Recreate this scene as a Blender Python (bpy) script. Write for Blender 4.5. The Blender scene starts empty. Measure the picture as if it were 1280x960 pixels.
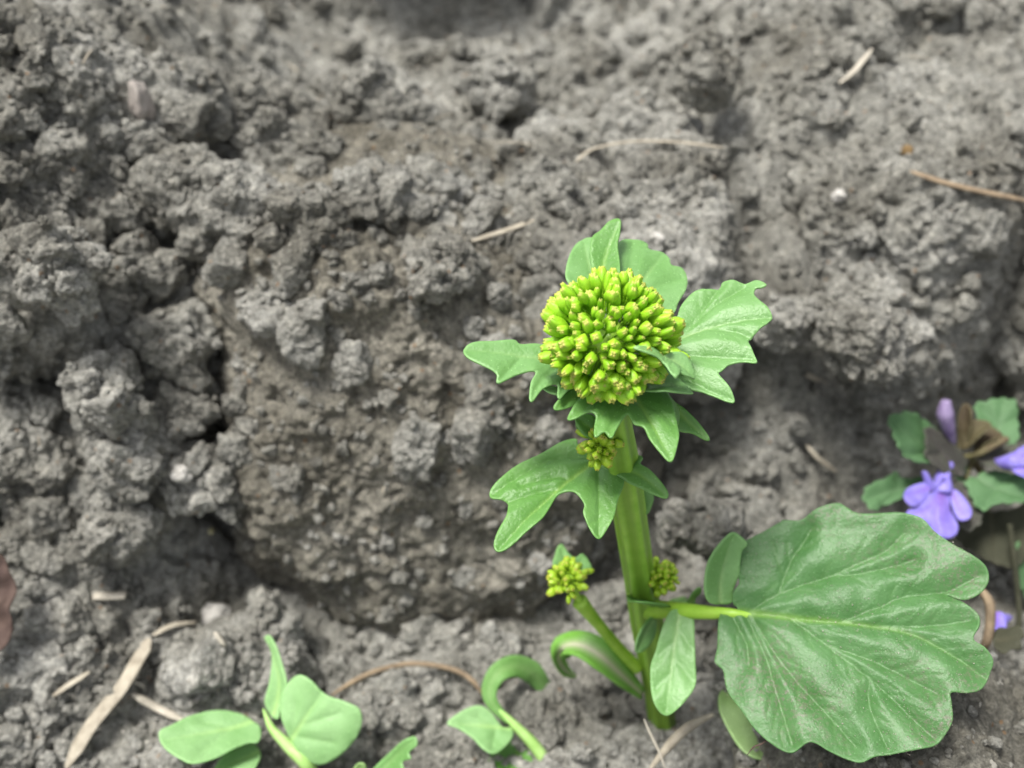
import bpy, math, random
import numpy as np
from mathutils import Vector, Matrix, Quaternion
from mathutils.geometry import delaunay_2d_cdt

random.seed(7)
RNG = np.random.default_rng(11)
SC = bpy.context.scene
COL = SC.collection

# ------------------------------------------------------------------ camera
PITCH = math.radians(40.0)
CAM = np.array([0.0, -0.16, 0.267])
FWD = np.array([0.0, math.cos(PITCH), -math.sin(PITCH)])
UP = np.array([0.0, math.sin(PITCH), math.cos(PITCH)])
FPX = 1280.0                       # focal length in photo pixels (36 mm on a 36 mm wide sensor)
cam_d = bpy.data.cameras.new('camera')
cam_d.lens = 36.0; cam_d.sensor_width = 36.0
cam_d.clip_start = 0.005; cam_d.clip_end = 300.0
cam_d.dof.use_dof = True
cam_d.dof.focus_distance = 0.207
cam_d.dof.aperture_fstop = 11.5
cam = bpy.data.objects.new('camera', cam_d); COL.objects.link(cam)
cam.location = CAM; cam.rotation_euler = (math.pi / 2 - PITCH, 0, 0)
SC.camera = cam

# ------------------------------------------------------------------ sky, sun, exposure (overcast)
SUN_EL, SUN_AZ = math.radians(71), math.radians(-100)
w = bpy.data.worlds.new('World'); SC.world = w; w.use_nodes = True
nt = w.node_tree; nt.nodes.clear()
sky = nt.nodes.new('ShaderNodeTexSky'); sky.sky_type = 'NISHITA'; sky.sun_disc = False
sky.sun_elevation = SUN_EL; sky.sun_rotation = SUN_AZ; sky.dust_density = 4.0; sky.air_density = 1.0
hs = nt.nodes.new('ShaderNodeHueSaturation'); hs.inputs['Saturation'].default_value = 0.30
bg = nt.nodes.new('ShaderNodeBackground'); bg.inputs['Strength'].default_value = 0.06
ow = nt.nodes.new('ShaderNodeOutputWorld')
nt.links.new(sky.outputs[0], hs.inputs['Color']); nt.links.new(hs.outputs[0], bg.inputs['Color'])
nt.links.new(bg.outputs[0], ow.inputs['Surface'])
sd = bpy.data.lights.new('sun', 'SUN'); sd.energy = 1.5; sd.angle = math.radians(15); sd.color = (1.0, 0.97, 0.92)
so = bpy.data.objects.new('sun', sd); COL.objects.link(so)
sdir = Vector((math.sin(SUN_AZ) * math.cos(SUN_EL), math.cos(SUN_AZ) * math.cos(SUN_EL), math.sin(SUN_EL)))
so.rotation_euler = sdir.to_track_quat('Z', 'Y').to_euler(); so.location = sdir * 2
SC.view_settings.view_transform = 'Standard'; SC.view_settings.look = 'None'
SC.view_settings.exposure = 1.78; SC.view_settings.gamma = 1.0
SC.cycles.use_denoising = True
SC.cycles.max_bounces = 6

# ------------------------------------------------------------------ pixel <-> world
def ray(px, py):
    v = FWD + np.array([1.0, 0, 0]) * ((px - 640) / FPX) + UP * (-(py - 480) / FPX)
    return v
def P(px, py, depth):
    """world point at a depth along the view axis"""
    return CAM + ray(px, py) * (depth + ZOFF)
ZOFF = 0.0

# ------------------------------------------------------------------ noise in numpy
def _hash(ix, iy, iz, s):
    h = (ix.astype(np.int64) * 374761393 + iy.astype(np.int64) * 668265263 + iz.astype(np.int64) * 2147483647 + s * 1274126177) & 0xFFFFFFFF
    h = ((h ^ (h >> 13)) * 1274126177) & 0xFFFFFFFF
    h = ((h ^ (h >> 16)) * 2246822519) & 0xFFFFFFFF
    return (h ^ (h >> 15)) & 0xFFFFFFFF
def perlin(p, s=0):
    p = np.asarray(p, dtype=np.float64)
    i = np.floor(p).astype(np.int64); f = p - i
    u = f * f * f * (f * (f * 6 - 15) + 10)
    out = np.zeros(len(p))
    for dx in (0, 1):
        for dy in (0, 1):
            for dz in (0, 1):
                h = _hash(i[:, 0] + dx, i[:, 1] + dy, i[:, 2] + dz, s)
                gx = (h & 1023) / 511.5 - 1; gy = ((h >> 10) & 1023) / 511.5 - 1; gz = ((h >> 20) & 1023) / 511.5 - 1
                d = gx * (f[:, 0] - dx) + gy * (f[:, 1] - dy) + gz * (f[:, 2] - dz)
                wx = u[:, 0] if dx else 1 - u[:, 0]
                wy = u[:, 1] if dy else 1 - u[:, 1]
                wz = u[:, 2] if dz else 1 - u[:, 2]
                out += wx * wy * wz * d
    return out
def fbm(p, n=3, s=0):
    o = np.zeros(len(p)); a = 1.0
    for k in range(n):
        o += a * perlin(p * 2.03 ** k + 17.3 * k, s + k); a *= 0.5
    return o
def worley(p, s=0):
    i = np.floor(p).astype(np.int64); f = p - i
    best = np.full(len(p), 9.0)
    for dx in (-1, 0, 1):
        for dy in (-1, 0, 1):
            for dz in (-1, 0, 1):
                h = _hash(i[:, 0] + dx, i[:, 1] + dy, i[:, 2] + dz, s)
                jx = (h & 1023) / 1023.0; jy = ((h >> 10) & 1023) / 1023.0; jz = ((h >> 20) & 1023) / 1023.0
                d = (dx + jx - f[:, 0]) ** 2 + (dy + jy - f[:, 1]) ** 2 + (dz + jz - f[:, 2]) ** 2
                np.minimum(best, d, out=best)
    return np.sqrt(best)
def sstep(a, b, x):
    t = np.clip((x - a) / (b - a), 0, 1)
    return t * t * (3 - 2 * t)
def vecnoise(p, s):
    return np.stack([perlin(p, s), perlin(p + 31.7, s + 5), perlin(p - 12.9, s + 9)], 1)

def dome(f): return np.sqrt(np.maximum(.8 - f * f, .004)) - .62
def soil_disp(p, s=0, big=1.0, clump=1.0, mid=1.0, fine=1.0):
    wv = p + 0.006 * vecnoise(p / 0.014, s + 40) + 0.0018 * vecnoise(p / 0.005, s + 60)
    rough = sstep(-0.25, 0.30, perlin(p / 0.03, s + 3))
    o = big * 0.009 * fbm(wv / 0.036, 3, s + 1)
    o += clump * 0.0105 * dome(worley(wv / 0.0150, s + 2)) * (0.30 + 0.70 * rough)
    o += mid * 0.0042 * dome(worley(wv / 0.0062, s + 4)) * (0.35 + 0.65 * rough)
    o += mid * 0.0052 * (.30 - np.abs(perlin(wv / 0.0085, s + 5))) * (0.4 + 0.6 * rough)
    o += fine * 0.0022 * (.30 - np.abs(perlin(p / 0.0036, s + 15)))
    o += fine * 0.0028 * dome(worley(p / 0.0026, s + 6)) * (0.35 + 0.65 * sstep(-0.3, 0.3, perlin(p / 0.012, s + 7)))
    o += fine * 0.0016 * fbm(p / 0.0048, 3, s + 8)
    o -= 0.007 * sstep(0.22, 0.5, perlin(p / 0.012, s + 12)) * (0.3 + 0.7 * rough) * clump   # crusty holes
    return o

# ------------------------------------------------------------------ materials
def new_mat(name):
    m = bpy.data.materials.new(name); m.use_nodes = True
    t = m.node_tree; t.nodes.clear()
    return m, t, t.nodes, t.links
def N(t, kind, **kw):
    n = t.nodes.new(kind)
    for k, v in kw.items():
        if k in n.inputs: n.inputs[k].default_value = v
        else: setattr(n, k, v)
    return n
def ramp(t, src, stops):
    r = t.nodes.new('ShaderNodeValToRGB')
    e = r.color_ramp.elements
    while len(e) < len(stops): e.new(0.5)
    for el, (pos, c) in zip(e, stops):
        el.position = pos; el.color = (*c, 1) if len(c) == 3 else c
    t.links.new(src, r.inputs[0])
    return r.outputs[0]
def mixc(t, fac, a, b):
    m = t.nodes.new('ShaderNodeMix'); m.data_type = 'RGBA'
    if hasattr(fac, 'is_linked'): t.links.new(fac, m.inputs[0])
    else: m.inputs[0].default_value = fac
    for sock, v in ((m.inputs[6], a), (m.inputs[7], b)):
        if hasattr(v, 'is_linked'): t.links.new(v, sock)
        else: sock.default_value = (*v, 1)
    return m.outputs[2]
def math_n(t, op, a, b=0.5):
    m = t.nodes.new('ShaderNodeMath'); m.operation = op
    for k, v in ((0, a), (1, b)):
        if hasattr(v, 'is_linked'): t.links.new(v, m.inputs[k])
        else: m.inputs[k].default_value = v
    return m.outputs[0]
def noise_n(t, vec, scale, detail=4, rough=0.6):
    n = N(t, 'ShaderNodeTexNoise'); n.inputs['Scale'].default_value = scale
    n.inputs['Detail'].default_value = detail; n.inputs['Roughness'].default_value = rough
    t.links.new(vec, n.inputs['Vector']); return n.outputs[0]

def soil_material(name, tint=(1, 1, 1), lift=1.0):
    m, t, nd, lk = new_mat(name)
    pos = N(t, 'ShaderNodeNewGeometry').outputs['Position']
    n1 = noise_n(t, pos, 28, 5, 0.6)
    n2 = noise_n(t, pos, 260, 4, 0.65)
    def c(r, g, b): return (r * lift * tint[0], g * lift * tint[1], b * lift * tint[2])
    big = ramp(t, n1, [(0.30, c(.170, .163, .140)), (0.5, c(.300, .295, .268)), (0.7, c(.455, .450, .420))])
    small = ramp(t, n2, [(0.28, (.55, .54, .52)), (0.5, (.95, .95, .94)), (0.72, (1.4, 1.38, 1.34))])
    mul = t.nodes.new('ShaderNodeMix'); mul.data_type = 'RGBA'; mul.blend_type = 'MULTIPLY'; mul.inputs[0].default_value = 1
    mul.clamp_result = False
    lk.new(big, mul.inputs[6]); lk.new(small, mul.inputs[7])
    grain = ramp(t, noise_n(t, pos, 850, 3, .7), [(.30, (.58, .57, .55)), (.5, (.96, .96, .95)), (.70, (1.55, 1.54, 1.50))])
    mu2 = t.nodes.new('ShaderNodeMix'); mu2.data_type = 'RGBA'; mu2.blend_type = 'MULTIPLY'; mu2.inputs[0].default_value = 1; mu2.clamp_result = False
    lk.new(mul.outputs[2], mu2.inputs[6]); lk.new(grain, mu2.inputs[7])
    col = mu2.outputs[2]
    # pale sand grains and rusty flecks
    v = N(t, 'ShaderNodeTexVoronoi'); v.inputs['Scale'].default_value = 420; lk.new(pos, v.inputs['Vector'])
    sep = t.nodes.new('ShaderNodeSeparateColor'); lk.new(v.outputs['Color'], sep.inputs[0])
    near = math_n(t, 'LESS_THAN', v.outputs['Distance'], .28)
    pale = math_n(t, 'MULTIPLY', near, math_n(t, 'GREATER_THAN', sep.outputs[0], .93))
    rust = math_n(t, 'MULTIPLY', near, math_n(t, 'GREATER_THAN', sep.outputs[1], .965))
    col = mixc(t, math_n(t, 'MULTIPLY', pale, .75), col, (.48, .46, .40))
    col = mixc(t, math_n(t, 'MULTIPLY', rust, .6), col, (.26, .15, .07))
    n3 = noise_n(t, pos, 900, 5, 0.7)
    n4 = noise_n(t, pos, 3200, 3, 0.6)
    hsum = math_n(t, 'ADD', math_n(t, 'MULTIPLY', n3, 1.0), math_n(t, 'MULTIPLY', n4, .35))
    b = N(t, 'ShaderNodeBump'); b.inputs['Strength'].default_value = 1.0; b.inputs['Distance'].default_value = 0.0016
    lk.new(hsum, b.inputs['Height'])
    p = N(t, 'ShaderNodeBsdfPrincipled'); p.inputs['Roughness'].default_value = .95
    p.inputs['Specular IOR Level'].default_value = .15
    lk.new(col, p.inputs['Base Color']); lk.new(b.outputs[0], p.inputs['Normal'])
    o = N(t, 'ShaderNodeOutputMaterial'); lk.new(p.outputs[0], o.inputs[0])
    return m

def leaf_material(name, base, pale, vein, back=None, rough=.42, spec=.45, transl=.22, vein_f=.8, edge_f=.28, bump=.45, dust=0.0):
    m, t, nd, lk = new_mat(name)
    pos = N(t, 'ShaderNodeNewGeometry').outputs['Position']
    n1 = noise_n(t, pos, 90, 4, .55)
    col = mixc(t, ramp(t, n1, [(.35, (0, 0, 0)), (.68, (1, 1, 1))]), base, pale)
    av = N(t, 'ShaderNodeAttribute'); av.attribute_name = 'vein'
    ae = N(t, 'ShaderNodeAttribute'); ae.attribute_name = 'edge'
    col = mixc(t, math_n(t, 'MULTIPLY', av.outputs['Fac'], vein_f), col, vein)
    col = mixc(t, math_n(t, 'MULTIPLY', ae.outputs['Fac'], edge_f), col, [min(1, x * 1.7 + .02) for x in pale])
    vo = N(t, 'ShaderNodeTexVoronoi'); vo.inputs['Scale'].default_value = 1500; lk.new(pos, vo.inputs['Vector'])
    sp = t.nodes.new('ShaderNodeSeparateColor'); lk.new(vo.outputs['Color'], sp.inputs[0])
    dots = math_n(t, 'MULTIPLY', math_n(t, 'LESS_THAN', vo.outputs['Distance'], .22), math_n(t, 'GREATER_THAN', sp.outputs[0], .80))
    col = mixc(t, math_n(t, 'MULTIPLY', dots, .45), col, [min(1, x * 1.6 + .08) for x in pale])
    if dust:
        patch = ramp(t, noise_n(t, pos, 55, 3, .5), [(.43, (0, 0, 0)), (.66, (1, 1, 1))])
        gr_ = ramp(t, noise_n(t, pos, 1100, 5, .75), [(.50, (0, 0, 0)), (.58, (1, 1, 1))])
        col = mixc(t, math_n(t, 'MULTIPLY', math_n(t, 'MULTIPLY', patch, gr_), dust), col, (.165, .160, .115))
    n2 = noise_n(t, pos, 1500, 4, .6)
    n3 = noise_n(t, pos, 420, 3, .5)
    b = N(t, 'ShaderNodeBump'); b.inputs['Strength'].default_value = bump; b.inputs['Distance'].default_value = .0004
    ve_ = N(t, 'ShaderNodeTexVoronoi', feature='DISTANCE_TO_EDGE'); ve_.inputs['Scale'].default_value = 520
    wn = N(t, 'ShaderNodeTexNoise'); wn.inputs['Scale'].default_value = 300; lk.new(pos, wn.inputs['Vector'])
    wm = t.nodes.new('ShaderNodeMix'); wm.data_type = 'VECTOR'; wm.inputs[0].default_value = .0016
    lk.new(pos, wm.inputs[4]); lk.new(wn.outputs['Color'], wm.inputs[5]); lk.new(wm.outputs[1], ve_.inputs['Vector'])
    net = ramp(t, ve_.outputs['Distance'], [(0.0, (1, 1, 1)), (.11, (0, 0, 0))])
    col = mixc(t, math_n(t, 'MULTIPLY', net, .04), col, [min(1, x * 1.5) for x in pale])
    lk.new(math_n(t, 'SUBTRACT', math_n(t, 'ADD', n2, math_n(t, 'MULTIPLY', n3, 1.2)), math_n(t, 'MULTIPLY', net, .10)), b.inputs['Height'])
    p = N(t, 'ShaderNodeBsdfPrincipled'); p.inputs['Roughness'].default_value = rough
    p.inputs['Specular IOR Level'].default_value = spec
    lk.new(col, p.inputs['Base Color']); lk.new(b.outputs[0], p.inputs['Normal'])
    tr = N(t, 'ShaderNodeBsdfTranslucent')
    tc = t.nodes.new('ShaderNodeMix'); tc.data_type = 'RGBA'; tc.blend_type = 'MULTIPLY'; tc.inputs[0].default_value = 1
    lk.new(col, tc.inputs[6]); tc.inputs[7].default_value = (1.3, 1.35, .5, 1); lk.new(tc.outputs[2], tr.inputs[0])
    ms = N(t, 'ShaderNodeMixShader'); ms.inputs[0].default_value = transl
    lk.new(p.outputs[0], ms.inputs[1]); lk.new(tr.outputs[0], ms.inputs[2])
    o = N(t, 'ShaderNodeOutputMaterial'); lk.new(ms.outputs[0], o.inputs[0])
    return m

def plain_material(name, stops, scale=300, rough=.7, spec=.3, bump=.3, sss=0.0, attr=None, attr_col=None):
    """noise-mottled material; attr mixes in a second colour by a vertex attribute"""
    m, t, nd, lk = new_mat(name)
    pos = N(t, 'ShaderNodeNewGeometry').outputs['Position']
    n1 = noise_n(t, pos, scale, 4, .6)
    k = len(stops)
    col = ramp(t, n1, [(.3 + .4 * i / max(1, k - 1), s) for i, s in enumerate(stops)])
    if attr == 'tip':                                  # every bud a little riper or greener than the next
        oi = N(t, 'ShaderNodeObjectInfo')
        col = mixc(t, math_n(t, 'MULTIPLY', oi.outputs['Random'], .45), col, tuple(x * .72 for x in stops[0]))
    if attr:
        a = N(t, 'ShaderNodeAttribute'); a.attribute_name = attr
        col = mixc(t, a.outputs['Fac'], col, attr_col)
    b = N(t, 'ShaderNodeBump'); b.inputs['Strength'].default_value = bump; b.inputs['Distance'].default_value = .0003
    lk.new(noise_n(t, pos, scale * 5, 4, .6), b.inputs['Height'])
    p = N(t, 'ShaderNodeBsdfPrincipled'); p.inputs['Roughness'].default_value = rough
    p.inputs['Specular IOR Level'].default_value = spec
    if sss:
        p.inputs['Subsurface Weight'].default_value = sss; p.inputs['Subsurface Radius'].default_value = (.6, 1, .2)
        p.inputs['Subsurface Scale'].default_value = .001
    lk.new(col, p.inputs['Base Color']); lk.new(b.outputs[0], p.inputs['Normal'])
    o = N(t, 'ShaderNodeOutputMaterial'); lk.new(p.outputs[0], o.inputs[0])
    return m

M_SOIL = soil_material('soil')
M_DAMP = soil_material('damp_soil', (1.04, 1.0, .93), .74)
M_LEAF = leaf_material('leaf_green', (.095, .250, .042), (.145, .315, .078), (.27, .46, .09), rough=.38, spec=.55)
M_LEAF_TOP = leaf_material('leaf_glaucous', (.140, .310, .080), (.200, .385, .135), (.29, .46, .17), rough=.40, spec=.6)
M_LEAF_DUSTY = leaf_material('dusty_leaf', (.058, .162, .040), (.098, .222, .074), (.22, .40, .07), dust=.75, rough=.40, spec=.48)
M_SEED = leaf_material('seedling_green', (.22, .42, .15), (.31, .52, .23), (.42, .62, .22), rough=.5, transl=.3)
M_PALE = leaf_material('pale_leaf', (.27, .43, .15), (.37, .52, .25), (.42, .56, .28), rough=.6, transl=.35, edge_f=.1)
M_IVY = leaf_material('ivy_leaf', (.070, .155, .060), (.115, .225, .100), (.15, .24, .13), rough=.6, spec=.3)
M_IVYDULL = leaf_material('dull_leaf', (.045, .048, .030), (.075, .075, .050), (.085, .08, .05), rough=.75, spec=.15)
M_STEM = plain_material('stem_green', [(.20, .41, .035), (.31, .53, .075)], 220, .4, .45, .2, attr='groove', attr_col=(.12, .22, .02))  # groove colour also serves the shade painted at the stem foot
M_STALK = plain_material('stalk_green', [(.22, .42, .03), (.32, .52, .06)], 220, .4, .45, .2)
M_PALESTALK = plain_material('pale_stalk', [(.25, .45, .10), (.36, .55, .19)], 200, .5, .4, .2)
M_BUD = plain_material('bud_green', [(.20, .45, .010), (.39, .66, .03)], 350, .5, .45, .25, sss=.12, attr='tip', attr_col=(.50, .38, .12))
M_BUD2 = plain_material('young_bud_green', [(.26, .44, .02), (.42, .60, .04)], 350, .42, .4, .25, sss=.1, attr='tip', attr_col=(.45, .36, .07))
M_PETAL = plain_material('violet_petal', [(.145, .115, .43), (.26, .22, .61)], 300, .55, .3, .2, sss=.1, attr='vein', attr_col=(.17, .09, .34))
M_CALYX = plain_material('brown_calyx', [(.10, .07, .045), (.16, .15, .07)], 300, .7, .2, .3)
M_BUDV = plain_material('violet_bud', [(.16, .11, .24), (.30, .25, .38)], 300, .6, .25, .2)
M_STRAW = plain_material('straw', [(.24, .21, .16), (.42, .38, .30)], 260, .7, .25, .4)
M_STRAWW = plain_material('pale_straw', [(.34, .31, .25), (.50, .46, .38)], 260, .7, .25, .4)
M_TWIG = plain_material('brown_twig', [(.16, .12, .08), (.30, .23, .15)], 260, .8, .2, .5)
M_DEAD = plain_material('dead_leaf', [(.06, .04, .035), (.115, .08, .065)], 180, .85, .15, .5)
M_STONE = plain_material('pale_stone', [(.36, .35, .32), (.50, .48, .44)], 300, .8, .2, .4)
M_YELLOW = plain_material('yellow_bit', [(.46, .42, .20), (.60, .55, .32)], 300, .8, .2, .4)
M_BROWN = plain_material('brown_stone', [(.14, .09, .04), (.22, .15, .07)], 300, .8, .2, .4)

# ------------------------------------------------------------------ object helpers
def mesh_np(name, V, F, attrs=None, smooth=True):
    V = np.asarray(V, dtype=np.float32); 
    me = bpy.data.meshes.new(name)
    if isinstance(F, np.ndarray):
        nf, k = F.shape
        me.vertices.add(len(V)); me.vertices.foreach_set('co', V.ravel())
        me.loops.add(nf * k); me.loops.foreach_set('vertex_index', F.astype(np.int32).ravel())
        me.polygons.add(nf)
        me.polygons.foreach_set('loop_start', np.arange(0, nf * k, k, dtype=np.int32))
        me.polygons.foreach_set('loop_total', np.full(nf, k, dtype=np.int32))
        me.update(calc_edges=True)
    else:
        me.from_pydata([tuple(map(float, v)) for v in V], [], F); me.update()
    if smooth:
        me.polygons.foreach_set('use_smooth', np.ones(len(me.polygons), dtype=bool))
    for k, a in (attrs or {}).items():
        at = me.attributes.new(k, 'FLOAT', 'POINT'); at.data.foreach_set('value', np.asarray(a, dtype=np.float32))
    return me
def link(name, me, mat=None, parent=None, matrix=None):
    o = bpy.data.objects.new(name, me); COL.objects.link(o)
    if mat is not None and me is not None and not me.materials: me.materials.append(mat)
    if matrix is not None: o.matrix_basis = matrix
    if parent is not None:
        o.parent = parent
        if parent.parent is None: o.matrix_parent_inverse = Matrix.Translation(parent.location).inverted()
    return o
def tag(o, label, cat, group=None):
    o['label'] = label; o['category'] = cat
    if group: o['group'] = group
    return o
def thing(name, loc, label, cat, group=None):
    o = bpy.data.objects.new(name, None); COL.objects.link(o); o.location = tuple(loc); o.empty_display_size = .01
    return tag(o, label, cat, group)
def solid(o, t):
    md = o.modifiers.new('thickness', 'SOLIDIFY'); md.thickness = t; md.offset = 0
    return o
def placed(name, V, F, mat, base, label, cat, group=None, attrs=None, smooth=True):
    """one-mesh thing with its origin at base"""
    o = link(name, mesh_np(name, np.asarray(V) - np.asarray(base), F, attrs, smooth), mat)
    o.location = tuple(base)
    return tag(o, label, cat, group)

_ico = {}
def ico(level):
    if level in _ico: return _ico[level]
    if level == 0:
        g = (1 + 5 ** .5) / 2
        V = np.array([(-1, g, 0), (1, g, 0), (-1, -g, 0), (1, -g, 0), (0, -1, g), (0, 1, g), (0, -1, -g), (0, 1, -g), (g, 0, -1), (g, 0, 1), (-g, 0, -1), (-g, 0, 1)], float)
        F = np.array([(0, 11, 5), (0, 5, 1), (0, 1, 7), (0, 7, 10), (0, 10, 11), (1, 5, 9), (5, 11, 4), (11, 10, 2), (10, 7, 6), (7, 1, 8), (3, 9, 4), (3, 4, 2), (3, 2, 6), (3, 6, 8), (3, 8, 9), (4, 9, 5), (2, 4, 11), (6, 2, 10), (8, 6, 7), (9, 8, 1)])
        V /= np.linalg.norm(V, axis=1)[:, None]
    else:
        V0, F0 = ico(level - 1)
        E = np.concatenate([F0[:, [0, 1]], F0[:, [1, 2]], F0[:, [2, 0]]]); Es = np.sort(E, 1)
        key = Es[:, 0] * len(V0) + Es[:, 1]
        uq, inv = np.unique(key, return_inverse=True)
        a, b = uq // len(V0), uq % len(V0)
        mid = V0[a] + V0[b]; mid /= np.linalg.norm(mid, axis=1)[:, None]
        V = np.concatenate([V0, mid]); n = len(F0)
        m01, m12, m20 = inv[:n] + len(V0), inv[n:2 * n] + len(V0), inv[2 * n:] + len(V0)
        F = np.concatenate([np.stack([F0[:, 0], m01, m20], 1), np.stack([F0[:, 1], m12, m01], 1), np.stack([F0[:, 2], m20, m12], 1), np.stack([m01, m12, m20], 1)])
    _ico[level] = (V, F)
    return V, F

def clod_verts(level, c, planes, k=9, seed=0, amp=(1, 1, 1, 1), stretch=(1, 1, 1)):
    """rounded convex polyhedron cut by planes (normal, distance), crumbled by noise"""
    D, F = ico(level)
    acc = np.zeros(len(D))
    for n, h in planes:
        n = np.array(n, float); n /= np.linalg.norm(n)
        acc += (np.maximum(D @ n, 0) / h) ** k
    acc = np.maximum(acc, 1e-6)
    r = acc ** (-1.0 / k)
    r = np.minimum(r, 1.6 * max(h for _, h in planes))
    V = D * r[:, None] * np.array(stretch)
    Pw = V + np.array(c)
    # smooth normals of the undisplaced shape
    nrm = np.zeros_like(V); tri = V[F]
    fn = np.cross(tri[:, 1] - tri[:, 0], tri[:, 2] - tri[:, 0])
    for j in range(3): 
        for ax in range(3): nrm[:, ax] += np.bincount(F[:, j], fn[:, ax], len(V))
    nrm /= np.linalg.norm(nrm, axis=1)[:, None] + 1e-12
    Pw = Pw + 0.0035 * vecnoise(Pw / 0.012, seed + 70) * amp[0]
    d = soil_disp(Pw, seed, *amp)
    return Pw + nrm * d[:, None], F
def rand_planes(r, seed, n=12, squash=(1, 1, 1), lo=.75, hi=1.0):
    g = np.random.default_rng(seed); out = []
    for i in range(n):
        z = 1 - 2 * (i + .5) / n; a = i * 2.399 + g.uniform(-.5, .5)
        v = np.array([math.sqrt(1 - z * z) * math.cos(a), math.sqrt(1 - z * z) * math.sin(a), z]) + g.normal(0, .15, 3)
        v /= np.linalg.norm(v)
        rr = r * math.sqrt((v[0] * squash[0]) ** 2 + (v[1] * squash[1]) ** 2 + (v[2] * squash[2]) ** 2)
        out.append((tuple(v), rr * g.uniform(lo, hi)))
    return out
def clod(label, level, c, planes, seed, amp=(1, 1, 1, 1), k=9, group='big soil clods', mat=None):
    V, F = clod_verts(level, c, planes, k, seed, amp)
    b = np.array([c[0], c[1], V[:, 2].min()])
    return placed('soil_clod', V, F, mat or M_SOIL, b, label, 'soil clod', group)

# ------------------------------------------------------------------ ground
def ground_h(x, y):
    back = sstep(.085, .165, y) * .093 + np.clip(y - .15, 0, .3) * .12
    h = back
    h = h + .055 * sstep(-.07, -.135, x) * sstep(-.02, .07, y) * (1 - .5 * sstep(.15, .3, y))
    h = h + .03 * sstep(.05, .10, x) * sstep(.02, .10, y) * (1 - .9 * sstep(.12, .15, x) * (1 - sstep(.17, .22, y)))
    h = h - .08 * np.exp(-((x - .168) ** 2 / .022 ** 2 + (y - .15) ** 2 / .035 ** 2))
    # shallow hollow before the big clod and at the stem
    h = h - .046 * np.exp(-((x + .048) ** 2 / .034 ** 2 + (y - .034) ** 2 / .021 ** 2))
    h = h - .016 * np.exp(-((x - .044) ** 2 + (y + .006) ** 2) / .020 ** 2)      # the stem stands in a little dip
    h = np.maximum(h, .092 * sstep(.045, .125, y) * np.exp(-((x - .090) / .034) ** 2))
    h = h - .018 * np.exp(-((x + .03) ** 2 / .05 ** 2 + (y - .272) ** 2 / .016 ** 2))
    return h
def axis(lo, hi, n, far, m):
    d = np.linspace(lo, hi, n); st = d[1] - d[0]
    g = np.geomspace(st, far, m)
    return np.concatenate([lo - g[::-1], d, hi + g])
gx = axis(-.20, .21, 480, 60, 36); gy = axis(-.085, .36, 440, 60, 36)
X, Y = np.meshgrid(gx, gy)
x, y = X.ravel(), Y.ravel()
G = np.stack([x, y, ground_h(x, y)], 1)
near = sstep(1.2, .4, np.hypot(x, y))
G[:, :2] += .003 * vecnoise(G / .011, 90)[:, :2] * near[:, None]
G[:, 2] += soil_disp(G, 100, 1.2, 1.2, 1.0, 1) * near + (1 - near) * .03 * fbm(G / .4, 3, 55)
nx, ny = len(gx), len(gy)
ii = (np.arange(ny - 1)[:, None] * nx + np.arange(nx - 1)[None, :]).ravel()
F = np.stack([ii, ii + 1, ii + nx + 1, ii + nx], 1)
ground = link('ground', mesh_np('ground', G, F), M_SOIL); ground['kind'] = 'structure'

# ------------------------------------------------------------------ big clods
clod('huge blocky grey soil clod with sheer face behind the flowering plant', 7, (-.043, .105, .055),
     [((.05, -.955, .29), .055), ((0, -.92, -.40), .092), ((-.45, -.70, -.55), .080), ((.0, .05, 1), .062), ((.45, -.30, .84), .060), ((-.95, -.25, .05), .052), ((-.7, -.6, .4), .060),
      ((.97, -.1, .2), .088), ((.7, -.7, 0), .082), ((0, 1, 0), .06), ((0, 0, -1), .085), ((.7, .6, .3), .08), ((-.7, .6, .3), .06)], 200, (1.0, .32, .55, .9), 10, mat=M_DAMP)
clod('broad crumbly soil mass filling the upper right behind the violet flowers', 7, (.135, .165, .06),
     [((-.45, -.85, .30), .068), ((.3, -.9, -.25), .068), ((.1, -.1, 1), .062), ((-.35, -.5, .8), .074), ((-.95, -.1, .3), .056), ((.95, -.2, .1), .056),
      ((0, 1, .2), .08), ((0, 0, -1), .06), ((.75, -.62, .15), .047), ((.7, .6, .3), .08), ((-.7, .6, .3), .07)], 300, (.8, .6, .8, 1.1), 9)
clod('overhanging clod with a black recess below it right behind the stem', 6, (.036, .120, .083),
     [((0, -1, .15), .042), ((-.1, -.72, -.70), .040), ((0, -.3, .95), .030), ((0, 0, 1), .030), ((-1, 0, .1), .040), ((1, 0, .1), .032), ((0, 1, 0), .05), ((0, 0, -1), .045), ((-.7, -.7, .2), .05), ((.7, -.7, .1), .042)], 400, (.8, .7, 1, 1))
clod('rugged grey clod at the top left corner', 6, (-.140, .135, .112), rand_planes(.050, 41, 13, (1.1, 1, .8)), 500, (1, 1, 1.1, 1))
clod('lumpy clod on the left edge above the dark crevice', 6, (-.135, .098, .085), rand_planes(.036, 43, 13, (1.15, .9, .85)), 540, (1, 1, 1.1, 1))
clod('shaded clod on the left edge below the dark crevice', 6, (-.145, .075, .035), rand_planes(.038, 47, 13, (1.1, .9, .9)), 580, (1, 1.1, 1.1, 1))
clod('clod wedged against the top left of the huge blocky clod', 6, (-.095, .165, .095), rand_planes(.040, 53, 13, (1.1, 1, .75)), 620, (1, 1, 1.1, 1))
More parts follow.
